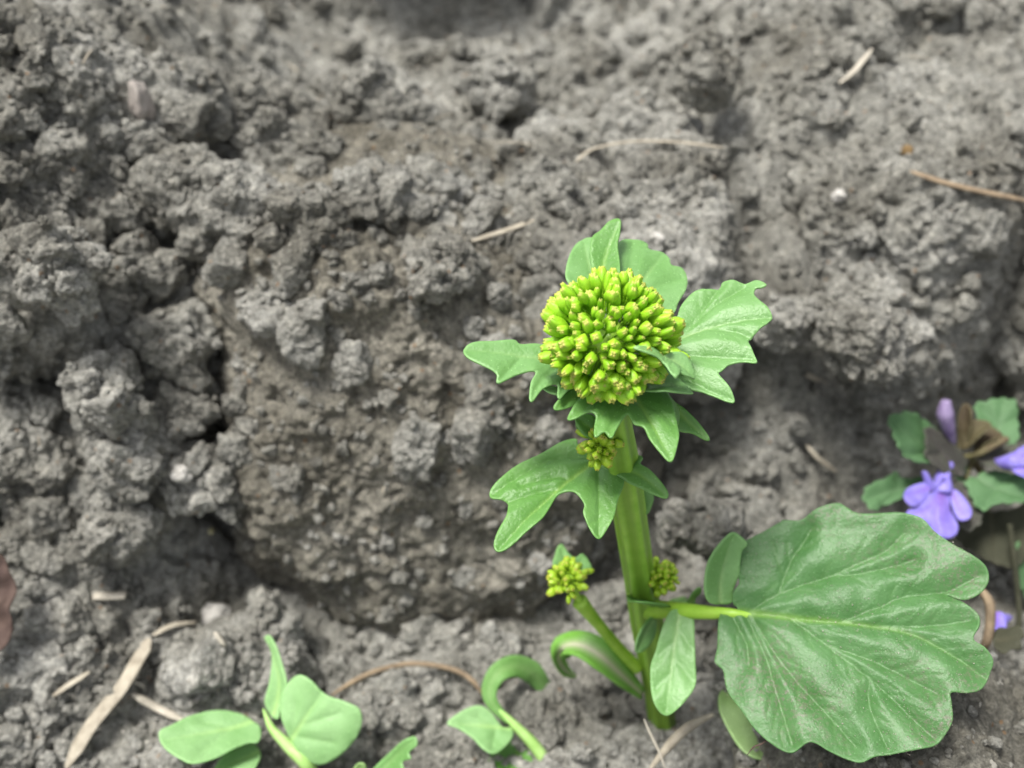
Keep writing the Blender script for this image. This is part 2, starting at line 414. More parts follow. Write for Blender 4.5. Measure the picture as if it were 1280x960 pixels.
clod('blurred overhanging clod at the top middle edge', 6, (-.035, .315, .152), [((0, -.70, -.72), .030), ((0, -1, .2), .045), ((0, -.3, .95), .035), ((0, .4, .9), .04), ((1, -.1, 0), .06), ((-1, -.1, 0), .06), ((0, 1, 0), .05), ((0, 0, -1), .045), ((.6, -.7, -.3), .05), ((-.6, -.7, -.3), .05)], 660, (1, 1, 1.1, .8))
clod('small rounded clod below the top edge right of the middle', 5, P(884, 92, .335), rand_planes(.0115, 61, 12, (1, 1, .95)), 700, (.3, .35, .6, 1))
clod('narrow clod on the right edge beyond the black crevice', 6, (.206, .125, .052), rand_planes(.036, 67, 13, (.9, 1.0, 1.2)), 740, (.9, .9, 1, 1))
clod('flat topped clod above the seedling at the lower left', 5, P(290, 835, .300) + np.array([0, .004, -.004]), rand_planes(.022, 71, 12, (1.1, .9, .7)), 780, (.5, .5, .8, 1))
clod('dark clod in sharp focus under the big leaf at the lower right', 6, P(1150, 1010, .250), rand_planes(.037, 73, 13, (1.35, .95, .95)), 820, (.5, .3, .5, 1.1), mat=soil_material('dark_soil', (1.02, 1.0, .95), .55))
for j, (px, py, dp, r, lab) in enumerate([
        (470, 140, .345, .015, 'pale angular clod in the blur left of the upper middle'),
        (130, 485, .285, .0095, 'small jagged clod caught in the left crevice'),
        (690, 250, .34, .012, 'low clod just behind the topmost leaves'),
        (560, 215, .345, .014, 'clod with a shaded foot in the blurred hollow'),
        (300, 155, .335, .015, 'grey clod leaning on the rugged top left clod'),
        (620, 110, .37, .014, 'blurred clod under the overhanging one at the top'),
        (505, 870, .318, .0095, 'small clod under the thin brown root'),
        (880, 660, .295, .010, 'small clod right of the stem under the small leaf lobe'),
        (150, 660, .30, .011, 'rounded clod on the slope at the left'),
        (85, 790, .305, .010, 'rounded clod left of the dry grass blade'),
        (690, 880, .31, .010, 'small clod left of the stem foot'),
        (950, 880, .275, .010, 'small clod under the pale yellowish leaf'),
        (300, 262, .300, .016, 'rough clod sitting on the top left corner of the huge clod'),
        (395, 300, .290, .012, 'rough clod on the front edge of the huge clod'),
        (480, 262, .305, .015, 'pale clod on top of the huge clod toward its middle'),
        (360, 205, .325, .015, 'clod behind the rough clod on top of the huge clod'),
        (560, 330, .285, .010, 'small pale clod on the huge clod left of the flower head'),
        (235, 235, .300, .013, 'clod at the upper end of the left crevice'),
        (215, 420, .300, .012, 'shaded clod filling the left crevice halfway down'),
        (180, 560, .300, .014, 'shaded clod low in the left crevice'),
        (245, 600, .302, .010, 'clod stuck to the lower left corner of the huge clod'),
        (228, 495, .308, .013, 'shaded clod deep in the left crevice'),
        (60, 330, .272, .012, 'rough clod on the left edge just above the crevice'),
        (1080, 420, .305, .013, 'clod on the slope above the violet flowers'),
        (990, 400, .310, .010, 'small clod right of the large pale leaf of the flower head'),
        (800, 160, .355, .013, 'blurred clod above the long curved straw'),
        (1175, 280, .325, .012, 'clod on the right mass below the brown twig')]):
    clod(lab, 5, P(px, py, dp), rand_planes(r, 83 + j, 12, (1.15, 1, .85)), 860 + 20 * j, (.6, .3, .65, 1), group='middle sized soil clods')

# ------------------------------------------------------------------ dropping things on the soil
bpy.context.view_layer.update()
DG = bpy.context.evaluated_depsgraph_get()
DG0 = DG
def refresh():
    bpy.context.view_layer.update()
    global DG
    DG = bpy.context.evaluated_depsgraph_get()
def hit(o, d, dg=None):
    ok, loc, nrm, idx, ob, mt = SC.ray_cast(dg or DG, Vector(o), Vector(d).normalized())
    hit.obj = ob
    return (np.array(loc), np.array(nrm)) if ok else (None, None)
def drop(px, py, lift=0.0):
    l, n = hit(CAM, ray(px, py))
    return l + n * lift
def down(x, y):
    l, n = hit((x, y, .6), (0, 0, -1)); return l, n

def lump_proto(level, seed):
    V, F = ico(level); gg = np.random.default_rng(seed); off = gg.uniform(0, 60, 3)
    acc = np.zeros(len(V))
    for n_, h_ in rand_planes(1.0, seed, 9, tuple(gg.uniform(.7, 1.3, 3)), .55, 1.0): acc += (np.maximum(V @ np.array(n_), 0) / h_) ** 14
    r = np.minimum(np.maximum(acc, 1e-8) ** (-1 / 14), 1.5)
    Q = V * r[:, None]; Wq = Q + .25 * vecnoise(Q * 1.6 + off, seed) + .1 * vecnoise(Q * 5 + off, seed + 9)
    r = r + .13 * dome(worley(Wq * 1.3 + off, seed + 1)) + .11 * dome(worley(Wq * 3.3 + off, seed + 2)) + .30 * fbm(Q * 2.2 + off, 4, seed + 3) + .22 * (.3 - np.abs(perlin(Wq * 2.6 + off, seed + 7)))
    if level > 3: r = r + .10 * dome(worley(Q * 7 + off, seed + 5)) + .05 * perlin(Q * 12 + off, seed + 6)
    return V * r[:, None] * .85, F
def crumb_proto(level, seed, amp=.32):
    V, F = ico(level); g = np.random.default_rng(seed)
    sq = g.uniform(.7, 1.15, 3)
    off = g.uniform(0, 50, 3)
    r = 1 + amp * perlin(V * 1.1 + off, seed) * 1.6 + amp * .7 * (.5 - worley(V * 1.7 + off, seed + 1)) + amp * .35 * perlin(V * 4 + off, seed + 2)
    return V * r[:, None] * sq, F
def rot_rand(g):
    q = g.normal(size=4); q /= np.linalg.norm(q)
    return Quaternion(q)
# where the countable crumbs go
g = np.random.default_rng(5); spots = []
while len(spots) < 210:
    px, py = g.uniform(5, 1275), g.uniform(5, 955)
    l, n = hit(CAM, ray(px, py))
    if l is None or n[2] < .25: continue
    spots.append((px, py, hit.obj.get('label', 'bare ground between the clods')))
# the uncounted lumps and fine crumbs that make up the soil's skin (two stuff objects, geometry-node instances)
def scatter(name, label, protos_, pts, rots, scls):
    coll = bpy.data.collections.new(name + '_shapes')
    for k, (V, F) in enumerate(protos_):
        me = mesh_np('soil_lump', V, F); me.materials.append(M_SOIL)
        coll.objects.link(bpy.data.objects.new('soil_lump_shape', me))
    me = bpy.data.meshes.new(name); me.vertices.add(len(pts)); me.vertices.foreach_set('co', np.asarray(pts, dtype=np.float32).ravel())
    a = me.attributes.new('rot', 'FLOAT_VECTOR', 'POINT'); a.data.foreach_set('vector', np.asarray(rots, dtype=np.float32).ravel())
    a = me.attributes.new('scl', 'FLOAT', 'POINT'); a.data.foreach_set('value', np.asarray(scls, dtype=np.float32))
    o = link(name, me)
    ng = bpy.data.node_groups.new(name, 'GeometryNodeTree')
    ng.interface.new_socket('Geometry', in_out='INPUT', socket_type='NodeSocketGeometry'); ng.interface.new_socket('Geometry', in_out='OUTPUT', socket_type='NodeSocketGeometry')
    gi, go = ng.nodes.new('NodeGroupInput'), ng.nodes.new('NodeGroupOutput')
    ci = ng.nodes.new('GeometryNodeCollectionInfo'); ci.inputs['Collection'].default_value = coll
    ci.inputs['Separate Children'].default_value = True; ci.inputs['Reset Children'].default_value = True
    ip = ng.nodes.new('GeometryNodeInstanceOnPoints'); ip.inputs['Pick Instance'].default_value = True
    ar = ng.nodes.new('GeometryNodeInputNamedAttribute'); ar.data_type = 'FLOAT_VECTOR'; ar.inputs['Name'].default_value = 'rot'
    asc = ng.nodes.new('GeometryNodeInputNamedAttribute'); asc.data_type = 'FLOAT'; asc.inputs['Name'].default_value = 'scl'
    er = ng.nodes.new('FunctionNodeEulerToRotation')
    L = ng.links.new
    L(gi.outputs[0], ip.inputs['Points']); L(ci.outputs[0], ip.inputs['Instance']); L(ar.outputs['Attribute'], er.inputs[0]); L(er.outputs[0], ip.inputs['Rotation'])
    L(asc.outputs['Attribute'], ip.inputs['Scale']); L(ip.outputs[0], go.inputs[0])
    md = o.modifiers.new('scatter', 'NODES'); md.node_group = ng
    o['kind'] = 'stuff'; o['label'] = label; o['category'] = 'soil'
    return o
def sample(n, smin, smax, power, sink, seed, bias, ns=.03):
    gg = np.random.default_rng(seed); pts, rots, scl = [], [], []; tries = 0
    while len(pts) < n and tries < 6 * n:
        tries += 1
        if tries % 3: l, nn = hit(CAM, ray(gg.uniform(-120, 1400), gg.uniform(-80, 1020)))
        else: l, nn = down(gg.uniform(-.22, .23), gg.uniform(-.09, .45))
        if l is None: continue
        lab = hit.obj.get('label', '')
        smooth_face = (.95 if nn[2] < .5 else .25) if lab.startswith('huge') else .55 if lab.startswith('broad') else .8 if lab.startswith('dark clod') else 0.0
        if smax < .003: smooth_face *= .3
        up, _n = hit(l + nn * .003, (0, -.25, 1))          # keep the crevices open
        if up is not None and up[2] - l[2] < .05 and gg.random() < .85: continue
        if perlin((l / ns)[None], seed)[0] + bias - smooth_face < gg.uniform(-.4, .3): continue
        r = smin + (smax - smin) * gg.random() ** power
        d_ = np.linalg.norm(l - CAM)
        if d_ < .235 or math.hypot(l[0] - .043, l[1] + .008) < .018: r = min(r, .0016)
        pts.append(l + nn * r * sink); rots.append(gg.uniform(0, 6.28, 3)); scl.append(r)
    return pts, rots, scl
LP = sample(2600, .0020, .0085, 2.8, -.15, 21, .05)
FP = sample(10000, .00035, .0019, 2.4, .2, 23, .15, .018)
gl = np.random.default_rng(31)
for _ in range(7000):                                     # and on the lumps themselves
    k = int(gl.integers(len(LP[0]))); d_ = gl.normal(0, 1, 3); d_[2] = abs(d_[2]) + .2; d_ /= np.linalg.norm(d_)
    r = min(.0015, LP[2][k] * gl.uniform(.08, .3)); FP[0].append(LP[0][k] + d_ * LP[2][k] * .88); FP[1].append(gl.uniform(0, 6.28, 3)); FP[2].append(r)
scatter('soil_lumps', 'crumbly grey soil lumps packed over clods and ground', [lump_proto(4, 1000 + 10 * k) for k in range(12)], *LP)
refresh()
# countable crumbs, each its own object
protos = []
for k in range(10):
    V, F = lump_proto(4, 900 + 10 * k)
    protos.append(mesh_np('soil_crumb', V, F)); protos[-1].materials.append(M_SOIL)
cnt = 0
for px, py, where in spots:
    l, n = hit(CAM, ray(px, py))
    r = .0014 + .0032 * g.random() ** 2.2
    o = link('soil_crumb', protos[cnt % 10]); 
    o.matrix_basis = Matrix.LocRotScale(Vector(l + n * r * .45), rot_rand(g), Vector((r, r, r)))
    size = 'large' if r > .0026 else 'medium' if r > .0019 else 'small'
    tag(o, ' '.join((size + ' loose crumb on the ' + where).split()[:15]), 'soil crumb', 'loose soil crumbs: ' + size + ', ' + where)
    cnt += 1
scatter('fine_soil_crumbs', 'fine grey soil crumbs strewn over the clods', [lump_proto(2, 1300 + 10 * k) for k in range(10)], *FP)

# ------------------------------------------------------------------ curves, tubes, leaves
def catmull(pts, n=8, closed=False):
    pts = [np.array(p, float) for p in pts]; m = len(pts); out = []
    rng = range(m) if closed else range(m - 1)
    for i in rng:
        if closed: p0, p1, p2, p3 = pts[i - 1], pts[i], pts[(i + 1) % m], pts[(i + 2) % m]
        else: p0, p1, p2, p3 = pts[max(i - 1, 0)], pts[i], pts[i + 1], pts[min(i + 2, m - 1)]
        for k in range(n):
            t = k / n
            out.append(.5 * ((2 * p1) + (-p0 + p2) * t + (2 * p0 - 5 * p1 + 4 * p2 - p3) * t * t + (-p0 + 3 * p1 - 3 * p2 + p3) * t ** 3))
    if not closed: out.append(pts[-1])
    return np.array(out)
def frames(C):
    T = np.gradient(C, axis=0); T /= np.linalg.norm(T, axis=1)[:, None] + 1e-12
    n = np.cross(T[0], [0, 0, 1.0]); 
    if np.linalg.norm(n) < .1: n = np.cross(T[0], [0, 1.0, 0])
    n /= np.linalg.norm(n); Ns = []
    for t in T:
        n = n - t * (n @ t); n /= np.linalg.norm(n) + 1e-12; Ns.append(n)
    Ns = np.array(Ns); return T, Ns, np.cross(T, Ns)
def tube(pts, radii, seg=8, n=8, shape=None, flat=1.0):
    """closed tapered tube through pts; shape(phi, t) scales the radius"""
    C = catmull(pts, n); m = len(C)
    R = np.interp(np.linspace(0, 1, m), np.linspace(0, 1, len(radii)), radii)
    T, A, B = frames(C); V = []; gr = []
    for i in range(m):
        for j in range(seg):
            ph = 2 * math.pi * j / seg
            s = shape(ph, i / (m - 1)) if shape else 1.0
            V.append(C[i] + R[i] * s * (math.cos(ph) * A[i] + flat * math.sin(ph) * B[i])); gr.append(max(0, 1 - s) * 8)
    F = [(i * seg + j, i * seg + (j + 1) % seg, (i + 1) * seg + (j + 1) % seg, (i + 1) * seg + j) for i in range(m - 1) for j in range(seg)]
    F.append(tuple(range(seg))[::-1]); F.append(tuple((m - 1) * seg + j for j in range(seg)))
    return np.array(V), F, np.clip(gr, 0, 1)
def plane_from(a, b, c):
    a, b, c = (P(*q) for q in (a, b, c))
    n = np.cross(b - a, c - a); n /= np.linalg.norm(n)
    if n @ (CAM - a) < 0: n = -n
    return a, n
def seg_dist(Q, poly):
    d = np.full(len(Q), 1e9)
    for a, b in zip(poly[:-1], poly[1:]):
        ab = b - a; t = np.clip(((Q - a) @ ab) / (ab @ ab + 1e-12), 0, 1)
        d = np.minimum(d, np.linalg.norm(Q - a - t[:, None] * ab, axis=1))
    return d
def leaf(outline, org, sc, anchors, mid, veins=(), parent=None, mat=None, name='leaf', step=3.2, bend=0.0, cup=0.0, fold=0.0, wave=.0005,
         groove=.0003, pillow=.0005, thick=.00035, tooth=0.0, seed=0, droop=None, vein_w=.00032, fine_v=False, side_v=.13):
    """leaf blade: outline, midrib and veins traced in a zoom of the photo, laid out on the blade's own plane in space and then curved"""
    tr = lambda L: np.array([(org[0] + a / sc, org[1] + b / sc) for a, b in L])
    O = tr(outline); O = catmull(O, 6, True)
    # resample evenly
    d = np.r_[0, np.cumsum(np.linalg.norm(np.diff(np.r_[O, O[:1]], axis=0), axis=1))]
    m = max(24, int(d[-1] / (step * .6))); s = np.linspace(0, d[-1], m, endpoint=False); OC = np.r_[O, O[:1]]
    O = np.stack([np.interp(s, d, OC[:, 0]), np.interp(s, d, OC[:, 1])], 1)
    if tooth:
        c = O.mean(0); ph = s / d[-1] * max(6, d[-1] / (tooth * 5)) ; k = 1 + tooth / np.linalg.norm(O - c, axis=1).mean() * (np.abs(np.sin(ph * math.pi)) - .5)
        O = c + (O - c) * k[:, None]
    x0, y0 = O.min(0); x1, y1 = O.max(0)
    gp = [(xx + (step / 2 if r % 2 else 0), yy) for r, yy in enumerate(np.arange(y0, y1, step * .87)) for xx in np.arange(x0, x1, step)]
    gp = np.array(gp)
    A = O; Bn = np.roll(O, -1, 0)
    inside = np.zeros(len(gp), bool)
    for a, b in zip(A, Bn):
        cnd = ((a[1] > gp[:, 1]) != (b[1] > gp[:, 1]))
        xi = (b[0] - a[0]) * (gp[:, 1] - a[1]) / (b[1] - a[1] + 1e-12) + a[0]
        inside ^= cnd & (gp[:, 0] < xi)
    ed = seg_dist(gp, np.r_[O, O[:1]])
    gp = gp[inside & (ed > step * .45)]
    allp = np.r_[O, gp]; k = len(O)
    r = delaunay_2d_cdt([Vector(p) for p in allp], [(i, (i + 1) % k) for i in range(k)], [], 1, 1e-5)
    Q = np.array([tuple(v) for v in r[0]]); Fc = [tuple(f) for f in r[2]]
    a, n = plane_from(*[(org[0] + q[0] / sc, org[1] + q[1] / sc, q[2]) for q in anchors])
    def onp(px):
        dr = FWD[None] + np.outer((px[:, 0] - 640) / FPX, [1.0, 0, 0]) + np.outer(-(px[:, 1] - 480) / FPX, UP)
        tt = ((a - CAM) @ n) / (dr @ n); return CAM + dr * tt[:, None]
    W = onp(Q); Mw = onp(catmull(tr(mid), 5)); base = Mw[0]
    ax = Mw[-1] - base; L = np.linalg.norm(ax); ax /= L; sd_ = np.cross(n, ax)
    t = (W - base) @ ax / L; q = (W - base) @ sd_
    dm = seg_dist(W, Mw); dv = dm.copy()
    for v in veins: dv = np.minimum(dv, seg_dist(W, onp(catmull(tr(v), 4))))
    dt = np.full(len(W), 1.0); gt = np.random.default_rng(seed + 500)      # finer branches off every vein
    if fine_v:
        for v in list(veins) + [mid]:
            cv_ = onp(catmull(tr(v), 6)); ln_ = np.r_[0, np.cumsum(np.linalg.norm(np.diff(cv_, axis=0), axis=1))]
            for sl in np.arange(.004, ln_[-1] * .95, .0036):
                a_ = np.array([np.interp(sl, ln_, cv_[:, q_]) for q_ in range(3)]); b_ = np.array([np.interp(min(sl + .002, ln_[-1]), ln_, cv_[:, q_]) for q_ in range(3)])
                tg = (b_ - a_) / (np.linalg.norm(b_ - a_) + 1e-9); sg = 1 if gt.random() < .5 else -1; sw = np.cross(n, tg) * sg
                L_ = gt.uniform(.003, .0075); m1 = a_ + (tg * .75 + sw * .65) * L_ * .5; m2 = a_ + (tg * .95 + sw * .55) * L_ + sw * L_ * gt.uniform(-.2, .3)
                dt = np.minimum(dt, seg_dist(W, np.array([a_, m1, m2])))
    Ow = onp(np.r_[O, O[:1]]); de = seg_dist(W, Ow)
    h = bend * L * np.clip(t, -.3, 1.3) ** 2 + cup * q * q / L + fold * np.minimum(dm, .012)
    h += pillow * (1 - np.exp(-(dv / .0022) ** 2)) - groove * np.exp(-(dv / .0005) ** 2)
    h += wave * perlin(W / .009, seed + 3) * 1.6 * np.exp(-de / .006) + wave * .6 * perlin(W / .005, seed)
    h -= .00014 * np.exp(-(dt / .0004) ** 2)
    if droop:  # outer part sinks
        h -= droop * np.clip(t - .45, 0, 2) ** 2 * L
    V = W + n * h[:, None]
    vein = np.clip(1.35 * np.exp(-(dm / (vein_w * (1.9 - 1.2 * np.clip(t, 0, 1)))) ** 2), 0, 1)
    vein = np.maximum(vein, side_v * np.exp(-(dv / (vein_w * .7)) ** 2))
    vein = np.maximum(vein, .10 * np.exp(-(dt / .0003) ** 2))
    vein = vein * (1 - .92 * np.clip(t, 0, 1))
    o = link(name, mesh_np(name, V, Fc, {'vein': vein, 'edge': np.exp(-(de / .00035) ** 2)}), mat or M_LEAF, parent)
    return solid(o, thick), W, n, V

# bud: a closed four-sepalled bud on its own short stalk
def bud_mesh(name, mat, slim=1.0, stalk=1.2):
    prof = [(-stalk, .10, 0), (-.25, .11, 0), (0, .20, 0), (.12, .38, .08), (.35, .50, .13), (.6, .50, .15), (.8, .42, .16), (.92, .31, .13), (1.0, .23, .20), (1.04, .16, .30), (1.0, .05, 0)]
    seg = 12; V = []; tip = []
    for z, r, lob in prof:
        for j in range(seg):
            ph = 2 * math.pi * j / seg
            rr = r * slim * (1 + lob * math.cos(4 * ph)); V.append((rr * math.cos(ph), rr * math.sin(ph), z + (.05 * math.cos(4 * ph) if z > .9 else 0)))
            tip.append(max(0, min(1, (z - .95) / .09)) * .75)
    F = [(i * seg + j, i * seg + (j + 1) % seg, (i + 1) * seg + (j + 1) % seg, (i + 1) * seg + j) for i in range(len(prof) - 1) for j in range(seg)]
    F.append(tuple((len(prof) - 1) * seg + j for j in range(seg)))
    me = mesh_np(name, V, F, {'tip': tip}); me.materials.append(mat); return me
BUD = [bud_mesh('bud', M_BUD, s) for s in (1.0, .88, 1.1)]
BUD2 = [bud_mesh('bud', M_BUD2, s) for s in (1.05, .9)]
def align(d, g):
    q = Vector(d).normalized().to_track_quat('Z', 'Y')
    return q @ Quaternion((0, 0, 1), g.uniform(0, 6.28))
def add_bud(head, loc, d, size, g, kinds):
    o = link('bud', kinds[int(g.integers(len(kinds)))], None, None)
    o.matrix_basis = Matrix.LocRotScale(Vector(loc), align(d, g), Vector((size[0], size[0], size[1])))
    o.parent = head
    return o
def head(center, R, axis_v, n, th_max, s0, s1, parent, kinds, mat, seed, stem_from, flat=1.0, label=None):
    """corymb: core mesh with radiating buds as sub-parts; s0 at the pole, s1 at the rim: (width, length)"""
    g = np.random.default_rng(seed); a = np.array(axis_v, float); a /= np.linalg.norm(a)
    V, F = ico(3); core = V * R * .42 * (1 + .15 * perlin(V * 3, seed))[:, None] + center - a * R * .25
    tv, tf, _ = tube([stem_from, (np.array(stem_from) + center) / 2 - a * R * .12, center - a * R * .2], [R * .14, R * .17, R * .25], 10)
    k = len(core)
    fl = [tuple(f) for f in F] + [tuple(i + k for i in f) for f in tf]
    h = link('flower_head', mesh_np('flower_head', np.r_[core, tv], fl), mat, parent)
    if label: h['label'] = label
    u = np.cross(a, [0, 0, 1.0]); u = u / np.linalg.norm(u) if np.linalg.norm(u) > .05 else np.array([1.0, 0, 0]); v = np.cross(a, u)
    zc = math.cos(th_max)
    for i in range(n):
        f = (i + .5) / n; cz = 1 - f * (1 - zc); th = math.acos(cz); ph = i * 2.39996 + g.normal(0, .12)
        th += g.normal(0, .035)
        d = math.cos(th) * a + math.sin(th) * (math.cos(ph) * u + math.sin(ph) * v)
        fr = th / th_max
        wd = (s0[0] + (s1[0] - s0[0]) * fr) * g.uniform(.7, 1.28); ln = (s0[1] + (s1[1] - s0[1]) * fr) * g.uniform(.72, 1.2)
        if n > 100 and perlin((d * 2.3 + 3)[None], 8)[0] < -.42: continue
        dd = d + a * .22 + g.normal(0, .18 if n > 100 else .32, 3)
        rr = R * (1 + g.normal(0, .06 if n > 100 else .13))
        pos = center + d * rr - a * (1 - flat) * (d @ a) * R - d * ln
        add_bud(h, pos, dd, (wd, ln), g, kinds)
    return h

# ------------------------------------------------------------------ the wintercress plant
B0, _ = hit(P(829, 905, .05), ray(829, 905))
STEM = [(829, 918, .296), (822, 860, .286), (809, 780, .268), (799, 720, .2545), (789, 655, .240), (778, 590, .2265), (768, 530, .2150), (762, 480, .2075)]
SP = [P(*q) for q in STEM]
base = SP[0].copy()
plant = thing('wintercress_plant', base, 'tall green plant with dome of yellow green buds in front of clods', 'plant')
def ribs(ph, t): return 1 - .17 * (0.5 + .5 * math.cos(ph * 6 + 1.1 + .6 * t))
tv, tf, gr = tube(SP, [.0040, .0039, .0044, .0039, .0039, .0042, .0037, .0034], 40, 10, ribs)
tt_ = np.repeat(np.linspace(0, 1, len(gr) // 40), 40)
link('stem', mesh_np('stem', tv, tf, {'groove': np.clip(gr * .62 + 1.2 * sstep(.27, .05, tt_), 0, 1)}), M_STEM, plant)  # foot of the stem darkened too: leaf shade painted in with its olive tone

Z1, Z2, Z3, Z4 = (570, 400), (680, 270), (600, 520), (660, 660); Z5 = (860, 620); S5 = 2.8225
def stemd(py): return float(np.interp(py, [q[1] for q in STEM][::-1], [q[2] for q in STEM][::-1]))
pl = dict(parent=plant)
# leaves round the flower head
leaf([(45,130),(70,105),(120,96),(200,100),(290,102),(320,122),(400,128),(470,150),(600,200),(680,250),(640,300),(600,320),(550,360),(525,388),(510,375),(505,322),(440,340),(410,370),(385,402),(370,385),(375,310),(395,262),(310,270),(215,305),(205,265),(150,230),(90,195),(55,165)],
     Z1, 4, [(650,260,.208), (45,130,.2035), (385,400,.199)], [(660,260),(420,195),(200,150),(60,132)], [[(520,230),(430,300),(383,396)],[(580,250),(550,310),(522,382)],[(330,180),(215,298)]], mat=M_LEAF_TOP, bend=-.05, seed=1, **pl)
leaf([(110,320),(125,230),(155,155),(200,112),(250,118),(265,135),(262,200),(255,290),(330,360),(300,420),(200,420),(130,370)], Z2, 4, [(300,420,.216), (200,112,.229), (120,300,.222)],
     [(300,420),(230,260),(200,120)], mat=M_LEAF_TOP, cup=.5, seed=2, **pl)
leaf([(250,160),(290,120),(340,72),(390,58),(388,110),(374,170),(384,260),(380,360),(330,400),(270,350),(240,250)], Z2, 4, [(330,400,.2135), (385,60,.226), (250,200,.2225)],
     [(330,400),(300,250),(385,65)], mat=M_LEAF, cup=.8, bend=.1, seed=3, **pl)
leaf([(365,150),(400,105),(470,98),(520,120),(530,150),(600,160),(630,200),(640,240),(690,255),(718,300),(710,370),(670,440),(640,500),(540,500),(400,420),(360,280)], Z2, 4, [(450,480,.214), (470,100,.2285), (715,320,.221)],
     [(440,470),(500,320),(600,170)], [[(480,380),(600,340),(700,300)],[(450,420),(430,280),(450,110)]], mat=M_LEAF_TOP, bend=-.06, seed=4, **pl)
leaf([(560,700),(600,640),(660,520),(690,440),(760,370),(860,345),(890,310),(940,303),(1000,310),(1060,300),(1110,325),(1085,342),(1055,345),(1050,385),(1080,420),(1120,450),(1138,490),(1100,540),(1040,590),(1020,620),(1045,670),(1062,722),(1000,718),(930,740),(890,780),(875,795),(930,850),(945,905),(880,895),(800,875),(740,868),(660,830),(580,790)],
     Z2, 4, [(560,740,.207), (1138,490,.2065), (1000,310,.214)], [(560,720),(680,610),(900,530),(1132,488)], [[(690,600),(820,460),(1000,325)],[(620,660),(760,500),(880,330)],[(610,690),(760,695),(1040,700)],[(580,740),(800,850),(935,895)],[(820,560),(950,570),(1040,600)]],
     mat=M_LEAF_TOP, bend=-.05, cup=-.15, pillow=.0011, groove=.0005, fine_v=True, step=2.6, seed=5, **pl)
# bracts between the buds on the right
leaf([(1030,185),(1110,178),(1160,220),(1195,292),(1120,285),(1080,250)], Z1, 4, [(1030,190,.1925), (1195,290,.1925), (1070,290,.1895)], [(1035,188),(1110,225),(1190,288)], mat=M_LEAF_TOP, seed=6, fold=.15, **pl)
leaf([(890,132),(980,150),(1040,195),(1085,230),(1112,262),(1098,292),(1060,250),(1020,205),(950,172)], Z1, 4, [(900,140,.1885), (1100,285,.1885), (960,230,.1855)], [(895,138),(1010,185),(1098,285)], mat=M_LEAF_TOP, seed=7, fold=.2, **pl)
leaf([(940,360),(1000,300),(1040,285),(1100,305),(1185,356),(1130,374),(1060,378),(990,375)], Z1, 4, [(950,350,.1995), (1185,355,.1975), (1060,378,.196)], [(950,350),(1060,330),(1180,356)], mat=M_LEAF_TOP, seed=9, fold=.1, **pl)
# the front leaf under the head with its long drooping lobe
leaf([(560,475),(590,420),(640,370),(700,320),(800,300),(900,300),(980,300),(1040,340),(1080,400),(1100,470),(1117,560),(1110,620),(1090,682),(1065,686),(1030,655),(970,590),(940,535),(890,520),(860,475),(830,500),(800,545),(780,577),(745,548),(700,568),(695,520),(700,470),(660,455),(600,478)],
     Z1, 4, [(830,320,.205), (1070,680,.1925), (570,470,.198)], [(820,310),(920,420),(1000,545),(1078,675)], [[(820,330),(800,430),(770,565)],[(790,340),(690,400),(575,470)],[(800,380),(720,480),(705,555)],[(920,420),(1010,450),(1095,520)]], bend=-.06, cup=-.1, seed=10, **pl)
leaf([(490,432),(520,390),(600,330),(690,300),(720,330),(640,390),(580,432),(510,450)], Z1, 4, [(700,320,.208), (495,440,.203), (600,430,.2045)], [(700,320),(500,438)], seed=11, **pl)
leaf([(1060,380),(1100,415),(1150,450),(1220,520),(1268,590),(1250,602),(1180,568),(1110,555),(1050,480)], Z1, 4, [(1040,400,.211), (1262,595,.208), (1110,550,.209)], [(1040,400),(1140,490),(1260,596)], seed=12, **pl)
leaf([(1040,380),(1085,410),(1112,460),(1117,520),(1095,510),(1060,450)], Z1, 4, [(1040,385,.205), (1115,515,.203), (1060,450,.203)], [(1045,385),(1110,510)], seed=13, **pl)
leaf([(600,490),(660,470),(700,500),(720,580),(680,600),(620,560)], Z1, 4, [(720,580,.2135), (610,490,.2125), (640,590,.212)], [(720,580),(610,495)], seed=14, **pl)
leaf([(430,330),(500,340),(560,360),(540,385),(460,370)], Z1, 4, [(560,360,.208), (430,335,.205), (500,380,.205)], [(560,365),(435,335)], mat=M_SEED, seed=15, **pl)
# leaves round the second node
leaf([(560,200),(490,150),(480,125),(400,140),(300,190),(200,230),(100,300),(55,340),(50,370),(70,390),(135,408),(140,450),(130,490),(90,550),(70,600),(80,635),(120,638),(160,620),(230,570),(310,510),(350,450),(390,390),(450,385),(490,410),(520,450),(515,490),(540,540),(570,580),(600,592),(630,565),(670,500),(690,420),(720,340),(710,295),(690,250),(640,200)],
     Z3, 4, [(600,215,.2255), (110,620,.2095), (620,585,.2115)], [(590,215),(440,325),(250,480),(100,625)], [[(590,225),(595,400),(597,580)],[(560,210),(350,215),(65,362)],[(400,360),(300,370),(140,410)],[(440,325),(390,300),(200,330)]], bend=-.08, cup=-.15, pillow=.0009, groove=.0004, fine_v=True, step=2.6, seed=16, **pl)
leaf([(600,250),(640,225),(720,210),(790,193),(812,206),(802,238),(850,270),(900,320),(936,372),(930,402),(890,400),(820,370),(750,340),(690,300)], Z3, 4, [(640,240,.2235), (932,395,.2155), (800,200,.222)], [(620,245),(780,285),(928,395)], [[(700,262),(800,205)]], bend=-.05, seed=17, **pl)
leaf([(780,330),(830,360),(868,400),(855,460),(832,492),(800,450),(770,400)], Z3, 4, [(780,340,.2365), (835,490,.2365), (865,400,.2365)], [(780,340),(832,485)], seed=18, **pl)
